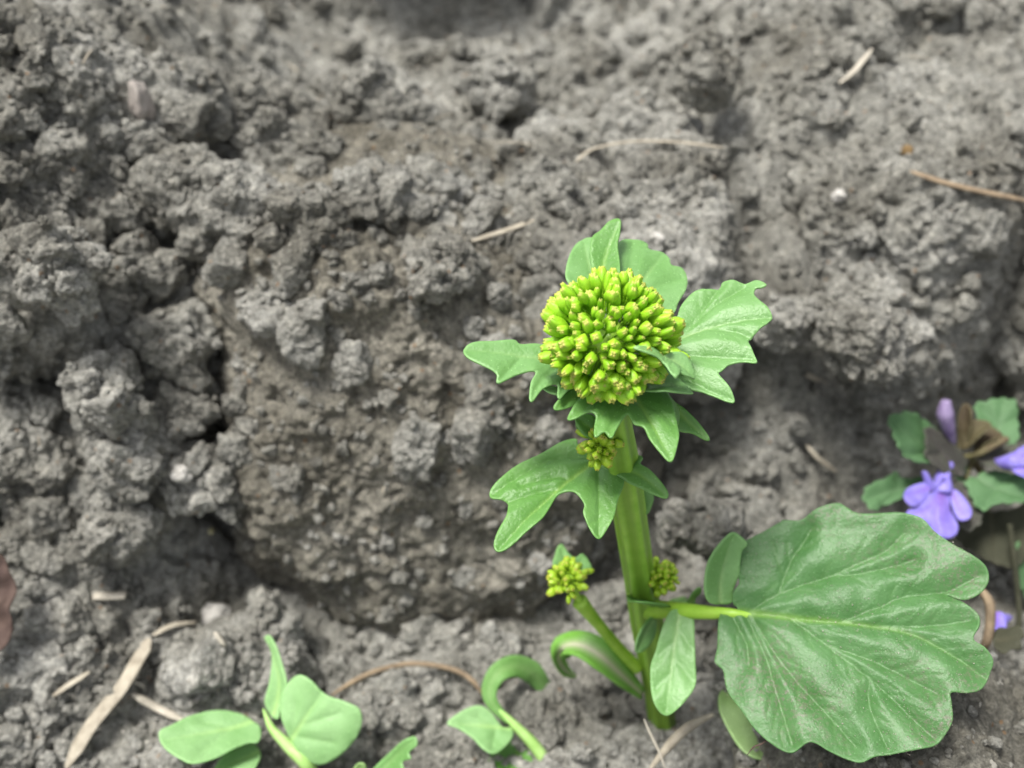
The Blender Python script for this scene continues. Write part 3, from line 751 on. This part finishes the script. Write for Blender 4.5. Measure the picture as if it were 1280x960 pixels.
leaf([(480,40),(510,25),(545,60),(560,100),(520,110),(495,80)], Z3, 4, [(560,110,.2185), (495,35,.217), (500,90,.217)], [(560,108),(500,35)], mat=M_LEAF, seed=19, **pl)

# the big leaf at the lower right: stalk, lobes and blade
KA = [(115,410,.2405), (1060,600,.2165), (610,942,.2155)]
_, KW, Kn, KV = leaf([(115,412),(108,480),(105,540),(97,590),(125,620),(140,690),(190,760),(250,840),(320,895),(370,910),(420,880),(450,878),(500,905),(560,930),(610,942),(660,920),(720,910),(830,890),(880,870),(920,820),(935,780),(930,720),(930,690),(990,690),(1040,670),(1070,610),(1078,570),(1050,530),(1008,500),(1030,450),(1025,410),(990,380),(955,362),(920,345),(918,340),(962,358),(1000,355),(1040,330),(1062,290),(1055,250),(1020,220),(940,175),(870,130),(820,85),(740,68),(640,75),(590,70),(550,45),(520,40),(460,60),(400,95),(340,98),(330,105),(275,135),(205,170),(190,200),(180,270),(185,320),(165,345),(160,380),(175,398),(130,404)],
     Z5, S5, KA, [(20,402),(120,406),(200,410),(330,425),(480,440),(650,455),(800,485),(960,570),(1050,630)],
     [[(215,408),(320,345),(500,280),(680,200),(760,130)],[(540,440),(680,385),(760,350),(900,330),(1030,270)],[(360,430),(480,520),(640,640),(760,750),(870,850)],[(220,415),(330,590),(480,760),(590,880)],[(200,415),(270,560),(320,720),(370,880)],[(150,412),(205,520),(215,600)],[(650,455),(830,450),(1000,430)],[(500,280),(620,270),(800,220)],[(480,520),(600,560),(700,600),(880,690)],[(320,345),(360,240),(440,120)],[(640,640),(640,740),(700,880)]],
     parent=plant, mat=M_LEAF_DUSTY, vein_w=.0005, bend=-.045, cup=.10, side_v=.14, pillow=.0012, groove=.00035, wave=.0014, step=2.4, fine_v=True, seed=20, thick=.0004)
leaf([(870,290),(875,220),(890,160),(930,95),(990,35),(1020,20),(1050,30),(1090,75),(1065,110),(1055,180),(1050,230),(1020,310),(1010,372),(930,378),(885,350)], Z4, 4, [(960,390,.2425), (1030,25,.2415), (880,250,.2415)], [(960,390),(965,250),(1020,40)], cup=.8, seed=21, mat=M_LEAF_TOP, **pl)
leaf([(735,408),(800,420),(830,460),(833,560),(838,680),(838,780),(800,850),(740,912),(690,936),(650,910),(622,850),(612,760),(615,680),(640,610),(660,540),(680,480),(705,430)], Z4, 4, [(760,415,.2495), (690,935,.2395), (838,700,.243)], [(760,412),(730,600),(690,925)], [[(745,500),(820,600)],[(735,560),(650,640)],[(728,640),(820,760)],[(715,720),(640,800)]], pillow=.0007, bend=-.03, seed=22, mat=M_LEAF_TOP, **pl)
leaf([(640,440),(640,480),(625,540),(580,605),(545,625),(528,590),(532,545),(560,495),(600,455)], Z4, 4, [(640,445,.2585), (540,622,.2535), (600,600,.256)], [(640,445),(590,520),(540,618)], cup=.4, seed=23, mat=M_LEAF_TOP, **pl)
leaf([(820,330),(850,298),(868,305),(860,330),(840,350),(830,385),(790,390)], Z4, 4, [(800,390,.2535), (862,302,.2505), (850,340,.252)], [(805,388),(858,305)], seed=24, mat=M_LEAF, **pl)
leaf([(490,345),(540,360),(640,390),(700,375),(780,360),(800,400),(700,430),(640,440),(560,430),(505,400)], Z4, 4, [(640,400,.2545), (495,350,.2545), (700,430,.2515)], [(790,385),(640,405),(500,355)], cup=.6, seed=25, mat=M_LEAF, **pl)
def on_leaf(V, px, py):
    d = (V - CAM); z = d @ FWD; u = 640 + FPX * d[:, 0] / z; v = 480 - FPX * (d @ UP) / z
    return V[np.argmin((u - px) ** 2 + (v - py) ** 2)]
PET = [P(802, 762, .2635), P(830, 762, .256), P(862, 764, .249), P(890, 766, .2435)] + [on_leaf(KV, a, b) + Kn * c for a, b, c in ((912, 766, -.0002), (940, 768, -.0008), (970, 771, -.0009), (1000, 773, -.0011))]
tv, tf, _ = tube(PET, [.0027, .0022, .0019, .0016, .0012, .0009, .0006, .0003], 12, 8)
link('leaf_stalk', mesh_np('leaf_stalk', tv, tf), M_STALK, plant)
# dust on the big leaf: tiny soil grains
gd = np.random.default_rng(77); VV, FF, off = [], [], 0; tv0, tf0 = ico(0)
dens = np.clip(.25 + 1.5 * perlin(KW / .016, 5) + .5 * np.exp(-np.linalg.norm(KW - KW.mean(0), axis=1) ** 2 / .02 ** 2), .02, 1)
order = np.nonzero(gd.random(len(KV)) < dens)[0]
for rep in range(2600):
    i = int(gd.choice(order)); r = gd.uniform(.00004, .00011) * (1.7 if gd.random() < .06 else 1)
    q = KV[i] + gd.normal(0, .0004, 3); q = q - Kn * ((q - KV[i]) @ Kn) + Kn * (.00021 + r * .4)
    VV.append(tv0 * r * gd.uniform(.6, 1.2, 3) + q); FF.append(tf0 + off); off += 12
du = link('soil_dust', mesh_np('soil_dust', np.concatenate(VV), np.concatenate(FF)), plain_material('dust_grain', [(.17, .15, .12), (.28, .25, .21), (.52, .48, .40)], 900, .9, .2, .1), plant); du['kind'] = 'stuff'

# flower heads
axis_h = np.array([0, -.42, .91])
head(P(760, 424, .2015), .0132, axis_h, 285, math.radians(104), (.0016, .0027), (.0025, .0043), plant, BUD, M_STALK, 3, SP[-1] - np.array([0, 0, .004]), label='large dome of bright yellow green buds')
head(P(774, 474, .1965), .0050, (.15, -.75, .6), 15, math.radians(85), (.0021, .0030), (.0026, .0036), plant, BUD, M_STALK, 4, SP[-1] - np.array([0, 0, .006]), label='small bud cluster hanging from the front of the dome')
head(P(749, 556, .2145), .0046, (-.2, -.7, .7), 34, math.radians(105), (.0016, .0022), (.0020, .0028), plant, BUD2, M_STALK, 6, SP[5], label='small bud cluster in the upper leaf joint')
hl = P(710, 722, .257)
ST = [P(797, 835, .279), P(775, 812, .274), P(748, 780, .266), P(725, 752, .260)]
tv, tf, _ = tube(ST, [.0018, .0016, .0015, .0021], 12, 8)
link('flower_stalk', mesh_np('flower_stalk', tv, tf), M_STALK, plant)
head(hl, .0054, (-.25, -.1, .95), 46, math.radians(112), (.0015, .0021), (.0019, .0026), plant, BUD2, M_STALK, 8, ST[-1], flat=.75, label='small blurred bud cluster on its own side stalk')
leaf([(365,760),(375,690),(388,655),(410,643),(440,690),(470,715),(510,690),(540,730),(548,790),(450,820)], Z3, 4, [(450,810,.2605), (400,645,.267), (545,760,.265)], [(450,810),(405,650)], [[(460,800),(515,700)]], seed=26, mat=M_LEAF_TOP, **pl)
head(P(826, 722, .2535), .0044, (.35, -.45, .82), 42, math.radians(112), (.0014, .0019), (.0017, .0024), plant, BUD2, M_STALK, 9, P(809, 765, .262), label='small bud cluster in the lower leaf joint')

def ribbon(pts, widths, nrm0, n=8, chan=.25):
    """folded strap leaf: cross-section of five points, channelled"""
    C = catmull(pts, n); m = len(C); T, _, _ = frames(C)
    Wd = np.interp(np.linspace(0, 1, m), np.linspace(0, 1, len(widths)), widths)
    Nn = np.array(nrm0, float); V = []; vein = []; s = np.linspace(-1, 1, 7)
    for i in range(m):
        nn = Nn - T[i] * (Nn @ T[i]); nn /= np.linalg.norm(nn); b = np.cross(T[i], nn)
        for q in s:
            V.append(C[i] + b * q * Wd[i] + nn * chan * Wd[i] * (q * q)); vein.append(max(0, 1 - abs(q) * 2.2))
    k = len(s); F = [(i * k + j, i * k + j + 1, (i + 1) * k + j + 1, (i + 1) * k + j) for i in range(m - 1) for j in range(k - 1)]
    return np.array(V), F, vein
cv, cf, ve = ribbon([P(802, 868, .284), P(774, 842, .277), P(750, 820, .274), P(726, 807, .276), P(706, 808, .281), P(697, 822, .288), P(706, 838, .294), P(720, 846, .298)], [.0014, .0034, .0043, .0038, .0032, .0026, .0018, .0002], (.25, -.35, .9), 8, .35)
solid(link('leaf', mesh_np('leaf', cv, cf, {'vein': np.array(ve), 'edge': np.zeros(len(cv))}), leaf_material('curled_leaf', (.16, .38, .05), (.22, .46, .09), (.55, .52, .40), vein_f=1.0), plant), .0005)
leaf([(130,680),(105,715),(102,760),(115,800),(150,860),(200,912),(260,930),(340,900),(340,800),(250,700),(180,660)], Z5, S5, [(180,680,.272), (330,905,.256), (105,740,.266)], [(200,670),(260,910)], [], parent=plant, mat=M_PALE, seed=27, cup=.4)

# ------------------------------------------------------------------ seedlings
Z7, Z8 = (190, 780), (540, 760)
ZOFF = .008
sb = P(402, 1000, .285); 
seed1 = thing('seedling', sb, 'pale green broad leaved seedling at the lower left', 'seedling', 'seedlings')
s1 = dict(parent=seed1, mat=M_SEED)
leaf([(35,545),(100,510),(180,470),(300,440),(420,450),(510,490),(545,540),(530,600),(480,605),(400,640),(300,690),(200,715),(130,680),(60,620)], Z7, 4, [(540,520,.270), (40,560,.262), (300,700,.259)], [(545,470),(400,520),(60,580)], [[(400,520),(250,490)],[(400,520),(250,640)]], cup=.2, seed=31, **s1)
leaf([(560,70),(590,58),(630,110),(660,190),(690,270),(690,330),(650,390),(640,470),(600,460),(570,390),(590,300),(600,200),(590,130)], Z7, 4, [(600,460,.272), (570,65,.276), (690,300,.272)], [(610,450),(640,280),(570,68)], cup=1.2, seed=32, **s1)
leaf([(640,380),(660,320),(700,270),(745,258),(800,290),(850,350),(950,390),(1020,430),(1030,500),(1000,580),(930,660),(850,705),(790,690),(720,610),(690,570),(670,510),(650,450)], Z7, 4, [(690,590,.267), (1030,480,.262), (745,260,.268)], [(690,590),(760,480),(840,350)], [[(720,560),(900,600)],[(740,510),(930,450)],[(700,560),(720,400)]], cup=-.3, bend=-.06, fold=.1, seed=33, **s1)
leaf([(330,690),(420,630),(500,605),(545,650),(520,720),(480,780),(300,790)], Z7, 4, [(540,650,.271), (320,720,.265), (480,780,.262)], [(540,640),(340,720)], seed=34, **s1)
tv, tf, _ = tube([sb - np.array([0, 0, .002]), P(388, 962, .267), P(362, 934, .267), P(341, 912, .268), P(333, 896, .2695), P(329, 886, .2705)], [.0019, .0019, .0017, .0011, .0006, .0002], 10, 8)
link('stem', mesh_np('stem', tv, tf), M_PALESTALK, seed1)

ZOFF = 0.002
sb2 = P(716, 1012, .292)
seed2 = thing('seedling', sb2, 'twisted seedling with a curled pale stalk beside the stem foot', 'seedling', 'seedlings')
tv, tf, _ = tube([sb2 - np.array([0, 0, .002]), P(688, 962, .284), P(668, 932, .283), P(645, 908, .283), P(624, 887, .284)], [.0018, .0018, .0017, .0013, .0005], 10, 8)
link('stem', mesh_np('stem', tv, tf), M_PALESTALK, seed2)
cv, cf, ve = ribbon([P(636, 902, .2835), P(616, 880, .284), P(612, 862, .285), P(622, 842, .286), P(642, 833, .289), P(664, 840, .293), P(680, 858, .297), P(692, 866, .299)], [.0008, .0016, .0022, .0027, .0031, .0032, .0022, .0001], (-.1, -.45, .9), 8, .2)
solid(link('leaf', mesh_np('leaf', cv, cf, {'vein': np.array(ve) * .4, 'edge': np.zeros(len(cv))}), leaf_material('strap_leaf', (.12, .28, .06), (.18, .36, .10), (.28, .42, .16), rough=.6), seed2), .0005)
s2 = dict(parent=seed2, mat=M_SEED)
leaf([(75,575),(150,520),(230,495),(290,525),(350,590),(400,600),(395,660),(310,737),(250,715),(200,655),(130,605)], Z8, 4, [(395,600,.282), (80,575,.279), (310,735,.276)], [(395,600),(250,590),(85,575)], [[(320,595),(230,540)],[(320,595),(300,700)]], cup=.3, seed=41, **s2)
leaf([(290,745),(350,690),(410,655),(470,705),(520,800),(530,850),(300,860)], Z8, 4, [(450,700,.288), (300,760,.285), (480,850,.280)], [(440,690),(380,850)], seed=42, parent=seed2, mat=M_LEAF)

sb3 = drop(470, 1000)
seed3 = thing('seedling', sb3, 'small blue green toothed leaf tip poking up at the bottom edge', 'seedling', 'seedlings')
leaf([(445,990),(470,958),(488,940),(505,925),(518,921),(521,932),(512,940),(515,948),(504,952),(506,962),(495,975),(470,1000)], (0, 0), 1, [(455,995,.270), (519,922,.262), (500,960,.264)], [(455,995),(485,955),(517,925)], parent=seed3, mat=M_LEAF_TOP, seed=43)
leaf([(430,985),(443,958),(455,954),(458,964),(450,985)], (0, 0), 1, [(445,995,.270), (448,955,.265), (458,970,.267)], [(445,990),(449,956)], parent=seed3, mat=M_PALE, seed=44)

# ------------------------------------------------------------------ the violet flowered plant on the right
ZI, SI = (1060, 480), 4.364
ZOFF = .006
ib = drop(1235, 640)
ivy = thing('ground_ivy', ib, 'low plant with violet lipped flowers and scalloped leaves at right edge', 'plant')
iv = dict(parent=ivy, mat=M_IVY, tooth=3.0, step=3.0)
D = .303
leaf([(215,200),(260,165),(350,165),(420,210),(480,270),(550,340),(600,400),(650,500),(630,535),(540,500),(450,440),(370,430),(300,390),(250,330),(230,260)], ZI, SI, [(640,520,D+.006), (220,190,D-.004), (300,400,D-.006)], [(640,520),(480,380),(230,200)], [[(480,380),(400,220)],[(480,380),(300,390)]], pillow=.001, seed=51, **iv)
leaf([(80,600),(120,550),(200,520),(260,480),(300,520),(400,510),(470,540),(430,580),(330,590),(300,620),(240,650),(180,670),(150,700),(100,670)], ZI, SI, [(450,550,D+.006), (90,630,D), (260,485,D+.006)], [(450,550),(280,570),(100,630)], [[(280,570),(260,490)],[(280,570),(180,665)]], pillow=.001, seed=52, **iv)
leaf([(640,540),(750,490),(900,490),(1000,520),(1010,600),(960,650),(880,660),(800,660),(740,690),(690,660),(660,600)], ZI, SI, [(720,500,D+.004), (760,690,D-.005), (980,600,D-.002)], [(700,510),(800,570),(980,620)], [[(800,570),(740,680)],[(800,570),(900,500)]], pillow=.001, seed=53, **iv)
leaf([(690,120),(760,95),(840,80),(910,100),(925,200),(920,320),(850,335),(780,310),(720,220)], ZI, SI, [(790,330,D+.008), (850,85,D+.012), (925,250,D+.008)], [(790,330),(830,200),(850,90)], [[(820,230),(920,180)],[(820,230),(720,130)]], pillow=.001, seed=54, **iv)
leaf([(560,760),(640,700),(750,700),(880,690),(990,660),(1000,900),(900,1000),(800,980),(700,930),(600,860)], ZI, SI, [(760,700,D+.010), (800,960,D+.004), (990,800,D+.006)], [(780,700),(800,960)], [[(780,760),(640,850)],[(780,760),(940,880)]], parent=ivy, mat=M_IVYDULL, tooth=3, seed=55)
leaf([(900,900),(1000,820),(1060,1000),(1040,1200),(960,1150),(910,1020)], ZI, SI, [(1000,840,D+.008), (1000,1180,D+.004), (1060,1000,D+.008)], [(1000,840),(980,1160)], parent=ivy, mat=M_IVY, tooth=3, seed=56)
leaf([(790,1360),(830,1330),(880,1345),(930,1330),(965,1380),(940,1400),(945,1440),(890,1450),(850,1480),(800,1440)], ZI, SI, [(820,1400,.266), (960,1380,.264), (880,1470,.262)], [(820,1400),(950,1390)], parent=ivy, mat=M_IVYDULL, seed=57, wave=.002)
pv = dict(parent=ivy, mat=leaf_material('purplish_leaf', (.060, .055, .050), (.095, .100, .075), (.12, .10, .10), rough=.65, spec=.25), tooth=3.0, step=3.0)
leaf([(420,240),(520,290),(620,400),(620,500),(500,480),(420,380)], ZI, SI, [(610,490,D+.003), (425,250,D-.001), (430,400,D-.003)], [(610,490),(520,380),(430,260)], [[(520,380),(430,390)]], pillow=.001, seed=81, **pv)
leaf([(690,350),(780,320),(880,330),(960,400),(900,480),(760,460)], ZI, SI, [(700,440,D+.003), (950,390,D+.001), (860,480,D-.002)], [(700,430),(820,400),(950,400)], [[(820,400),(870,335)],[(820,400),(860,470)]], pillow=.001, seed=82, **pv)
leaf([(560,560),(650,540),(730,640),(720,760),(640,800),(570,720)], ZI, SI, [(640,550,D+.002), (650,790,D-.004), (725,680,D-.002)], [(640,550),(650,680),(650,790)], [[(650,680),(720,720)],[(650,680),(580,700)]], pillow=.001, seed=83, **pv)
# stems
def tb(name, pts, rad, mat, parent, seg=8):
    v, f, _ = tube(pts, rad, seg, 8); return link(name, mesh_np(name, v, f), mat, parent)
zp = lambda a, b, d: P(ZI[0] + a / SI, ZI[1] + b / SI, d)
tb('stem', [ib - np.array([0, 0, .003]), zp(760, 560, D + .010), zp(700, 440, D + .010), zp(660, 380, D + .010)], [.0012, .0012, .0011, .0010], M_CALYX, ivy)
tb('leaf_stalk', [zp(620, 400, D + .006), zp(720, 375, D + .002), zp(820, 320, D), zp(870, 300, D)], [.0008, .0012, .0013, .0010], M_CALYX, ivy)
tb('stem', [P(1226, 738, .268), P(1236, 752, .267), P(1238, 775, .267), P(1234, 800, .268), P(1226, 815, .272)], [.0010, .0013, .0013, .0013, .0010], M_TWIG, ivy)
tb('stem', [P(1262, 655, .300), P(1268, 700, .300), P(1274, 760, .300), P(1272, 800, .300)], [.0008, .0009, .0009, .0008], M_IVYDULL, ivy)
tb('leaf_stalk', [zp(640, 520, D + .006), zp(665, 450, D + .009), zp(680, 400, D + .010)], [.0007, .0008, .0009], M_CALYX, ivy)
tb('leaf_stalk', [zp(450, 550, D + .006), zp(560, 500, D + .010), zp(690, 440, D + .011)], [.0007, .0008, .0009], M_CALYX, ivy)
# calyx and closed bud
def blob(name, pts, rad, mat, parent, flat=1.0, seg=12):
    v, f, _ = tube(pts, rad, seg, 6, None, flat); return link(name, mesh_np(name, v, f), mat, parent)
blob('flower_bud', [zp(575, 330, D + .004), zp(545, 230, D), zp(530, 160, D - .002), zp(535, 88, D - .003)], [.0010, .0026, .0032, .0016], M_BUDV, ivy, .8)
cx = dict(parent=ivy, mat=leaf_material('brownish_sepal', (.075, .055, .035), (.13, .12, .06), (.15, .12, .06), rough=.7, spec=.2), name='sepal', step=2.5, wave=.001)
leaf([(600,360),(610,220),(625,130),(650,105),(690,150),(685,250),(650,340)], ZI, SI, [(620,360,D+.006), (650,110,D+.004), (690,180,D+.002)], [(620,360),(645,240),(652,112)], cup=.8, seed=71, **cx)
leaf([(630,350),(660,260),(700,210),(760,200),(775,240),(750,310),(690,350)], ZI, SI, [(640,350,D+.004), (765,210,D+.001), (750,310,D-.002)], [(640,350),(700,280),(765,210)], cup=.9, seed=72, **cx)
leaf([(680,360),(720,300),(790,280),(850,290),(830,330),(760,350)], ZI, SI, [(690,355,D+.004), (845,295,D+.003), (780,345,D)], [(690,355),(770,320),(845,295)], cup=.8, seed=73, **cx)
# violet flowers: tube, hood and lips
def petal(outline, org, sc, anchors, mid, parent, **k):
    kw = dict(name='petal', mat=M_PETAL, wave=.0006, pillow=.0003, groove=.0001, thick=.0004, step=2.0, side_v=.9); kw.update(k)
    return leaf(outline, org, sc, anchors, mid, parent=parent, **kw)
f1 = blob('flower', [zp(560, 420, D + .004), zp(520, 500, D), zp(515, 560, D - .002), zp(515, 600, D - .003)], [.0012, .0022, .0030, .0026], M_PETAL, ivy)
f1['label'] = 'violet lipped flower facing the camera'
petal([(305,610),(325,570),(380,545),(435,540),(450,570),(420,630),(370,665),(325,650)], ZI, SI, [(450,570,D-.003), (305,610,D-.007), (370,665,D-.008)], [(450,565),(310,610)], f1, cup=-.6)
petal([(555,580),(590,580),(640,625),(675,690),(660,735),(610,740),(575,690),(560,630)], ZI, SI, [(560,585,D-.003), (640,740,D-.009), (675,690,D-.008)], [(560,585),(645,735)], f1, cup=-.6)
petal([(465,590),(400,640),(335,685),(340,715),(420,745),(470,810),(530,842),(585,825),(605,780),(590,730),(560,680),(548,600)], ZI, SI, [(505,590,D-.0035), (540,840,D-.011), (340,700,D-.0085)], [(505,590),(510,700),(540,835)], f1, veins=[[(490,600),(440,680),(380,700)],[(530,610),(560,720),(585,790)],[(495,600),(475,700),(490,790)],[(520,600),(535,700),(560,800)]], cup=-.2, vein_w=.0005)
petal([(440,500),(455,498),(475,545),(500,530),(520,500),(540,545),(565,500),(578,510),(572,580),(540,600),(460,590),(445,550)], ZI, SI, [(510,595,D-.003), (510,500,D-.005), (450,550,D-.005)], [(510,595),(512,510)], f1, cup=-.8)
f2 = blob('flower', [zp(800, 430, D + .004), zp(850, 430, D), zp(900, 425, D - .002), zp(930, 420, D - .002)], [.0012, .0020, .0028, .0026], M_PETAL, ivy)
f2['label'] = 'violet flower cut by the right edge of the picture'
petal([(870,440),(890,390),(940,345),(1000,330),(1020,400),(980,440),(920,450)], ZI, SI, [(880,435,D-.002), (1010,350,D-.006), (980,440,D-.006)], [(880,435),(1010,360)], f2, cup=-.5)
petal([(890,450),(960,440),(1020,450),(1010,510),(950,500),(905,480)], ZI, SI, [(890,452,D-.002), (1010,470,D-.007), (950,500,D-.007)], [(890,452),(1010,480)], f2, cup=-.5)
f3 = blob('flower', [P(1262, 772, .292), P(1254, 774, .288), P(1246, 778, .285)], [.0008, .0016, .0022], M_PETAL, ivy)
f3['label'] = 'small violet flower low behind the big leaf'
petal([(1236,770),(1246,764),(1256,768),(1258,785),(1248,796),(1238,790)], (0, 0), 1, [(1246,766,.285), (1248,795,.281), (1258,780,.283)], [(1247,766),(1247,793)], f3, cup=-.3)

ZOFF = 0.0
# ------------------------------------------------------------------ straws, twigs and bits on the soil
def straw(name, pix, width, mat, label, cat='straw', lift=.0008, flat=.45, seg=8, tip=.35, cast=True, group='straws and twigs on the soil'):
    if len(pix[0]) == 3: pts = [P(*q) for q in pix]
    else:
        # rest on the high spots of the soil along the way, smoothly
        C2 = catmull(pix, 4); dp = np.array([(drop(a, b) - CAM) @ FWD for a, b in C2])
        k_ = np.array([dp[max(0, i - 2):i + 3].min() for i in range(len(dp))])
        for _ in range(3): k_ = np.convolve(np.r_[k_[0], k_, k_[-1]], [.25, .5, .25], 'valid')
        pts = [P(a, b, d - .0008) for (a, b), d in zip(C2, np.minimum(k_, dp + .002))][::2]
    r = [width * tip] + [width] * max(1, len(pts) - 2) + [width * tip]
    v, f, _ = tube(pts, r, seg, 8, None, flat)
    return placed(name, v, f, mat, pts[0], label, cat, group)
straw('straw', [(720,203),(740,187),(790,177),(850,178),(906,185)], 0.0007, M_STRAW, 'long curved pale straw above the topmost leaves', lift=.0055)
straw('straw', [(1049,104),(1070,86),(1090,61)], .0011, M_STRAWW, 'short bent pale straw on the upper right soil mass', lift=.004)
straw('twig', [(1138,214),(1180,228),(1230,240),(1290,252)], .0013, M_TWIG, 'brown split twig running off the right edge', 'twig', lift=.0025)
straw('straw', [(590,301),(630,289),(668,275)], .0011, M_STRAW, 'short dull straw left of the topmost leaves')
straw('grass_blade', [(82,960),(115,905),(150,862),(172,825),(188,798)], .0024, M_STRAW, 'broad dry grass blade at the lower left', 'grass blade', .0035, .2, 10, .25)
straw('straw', [(117,745),(136,745),(157,744)], .0015, M_STRAWW, 'short white straw stub on the left slope', tip=.9)
straw('straw', [(165,867),(195,884),(232,902)], .0012, M_STRAWW, 'pinkish white straw just left of the seedling')
straw('straw', [(66,870),(88,855),(112,840)], .0010, M_STRAW, 'thin straw left of the broad grass blade')
straw('root', [(413,870,.300),(440,853,.300),(470,839,.301),(510,830,.303),(550,833,.304),(580,843,.304),(602,864,.303),(608,880,.306)], .0008, M_TWIG, 'thin brown root arching below the huge clod', 'root', seg=8, flat=1)
straw('twig', [(812,962,.262),(838,930,.262),(862,908,.262),(892,893,.263)], .0013, M_STRAW, 'forked pale twig at the foot of the stem', 'twig', flat=.8)
straw('straw', [(832,962,.250),(824,940,.250),(812,915,.250),(805,899,.250)], .00035, M_STRAWW, 'hair thin pale straw before the stem foot', flat=1)
straw('root', [(934,944,.226),(942,934,.225),(952,930,.225),(958,926,.224),(964,929,.224)], .0002, M_DEAD, 'tiny black rootlet beside the big leaf edge', 'root', flat=1)
straw('root', [(1008,555),(1022,572),(1046,590)], .0009, M_STRAW, 'pale rootlet on the slope left of the violet flowers', 'root')
straw('straw', [(1008,468),(1020,474),(1032,480)], .0013, M_STRAW, 'stubby straw on the crumbly slope right of the leaves', tip=.8)
straw('straw', [(268,790),(274,798),(282,808)], .0007, M_STRAWW, 'tiny straw on the flat topped clod')
straw('root', [(190,795),(215,782),(245,778)], .0010, M_STRAW, 'dull rootlet above the broad dry grass blade', 'root')
def pebble(px, py, r, mat, label, cat, name, sq=(1, 1, .8)):
    V, F = crumb_proto(3, int(px), .35); l = drop(px, py); b = l
    placed(name, V * r * np.array(sq) + l + np.array([0, -.2 * r, .3 * r]), F, mat, b, label, cat, 'stones and bits in the soil')
pebble(228, 592, .0030, M_STONE, 'small grey stone with a white glint in the left of the huge clod', 'stone', 'stone')
pebble(264, 664, .0014, M_YELLOW, 'cream coloured bit under the edge of the huge clod', 'bit of debris', 'debris')
pebble(268, 770, .0042, M_STONE, 'pale chalky lump on top of the flat clod', 'stone', 'stone')
pebble(1133, 190, .0020, M_BROWN, 'brown stone above the split twig', 'stone', 'stone')
pebble(1048, 246, .0025, M_STONE, 'pale pebble below the brown stone', 'stone', 'stone')
pebble(180, 135, .0045, plain_material('pink_stone', [(.26, .24, .215), (.34, .30, .27)], 300, .8, .2, .4), 'pinkish wedge shaped stone in the top left clod', 'stone', 'stone', (.7, .8, 1.4))
pebble(822, 300, .0022, M_STONE, 'small pale pebble right of the topmost leaves', 'stone', 'stone')
gs = np.random.default_rng(19); k_n = 0
while k_n < 9:
    a, b = gs.uniform(30, 1250), gs.uniform(30, 930)
    if 560 < a < 1280 and b > 270 or (180 < a < 460 and b > 780) or (a > 540 and b > 780): continue
    an = gs.uniform(0, 3.14); L_ = gs.uniform(8, 20)
    straw('straw_fragment', [(a - L_ * math.cos(an), b - L_ * math.sin(an) * .5), (a, b - 2), (a + L_ * math.cos(an), b + L_ * math.sin(an) * .5)], gs.uniform(.0002, .0005), M_STRAW, 'tiny thin straw fragment stuck to the soil', group='tiny straw fragments'); k_n += 1
# dead leaf at the left edge
dl = thing('dead_leaf', drop(12, 790), 'reddish brown dead leaf scrap at the left edge', 'leaf')
leaf([(-40,700),(0,692),(12,712),(22,738),(14,760),(17,785),(3,812),(-30,820),(-55,760)], (0, 0), 1, [(-10,815,.278), (5,695,.281), (28,745,.281)], [(-10,815),(5,695)], [[(0,760),(25,735)]], parent=dl, mat=M_DEAD, wave=.004, cup=.4, seed=61, name='leaf_blade')
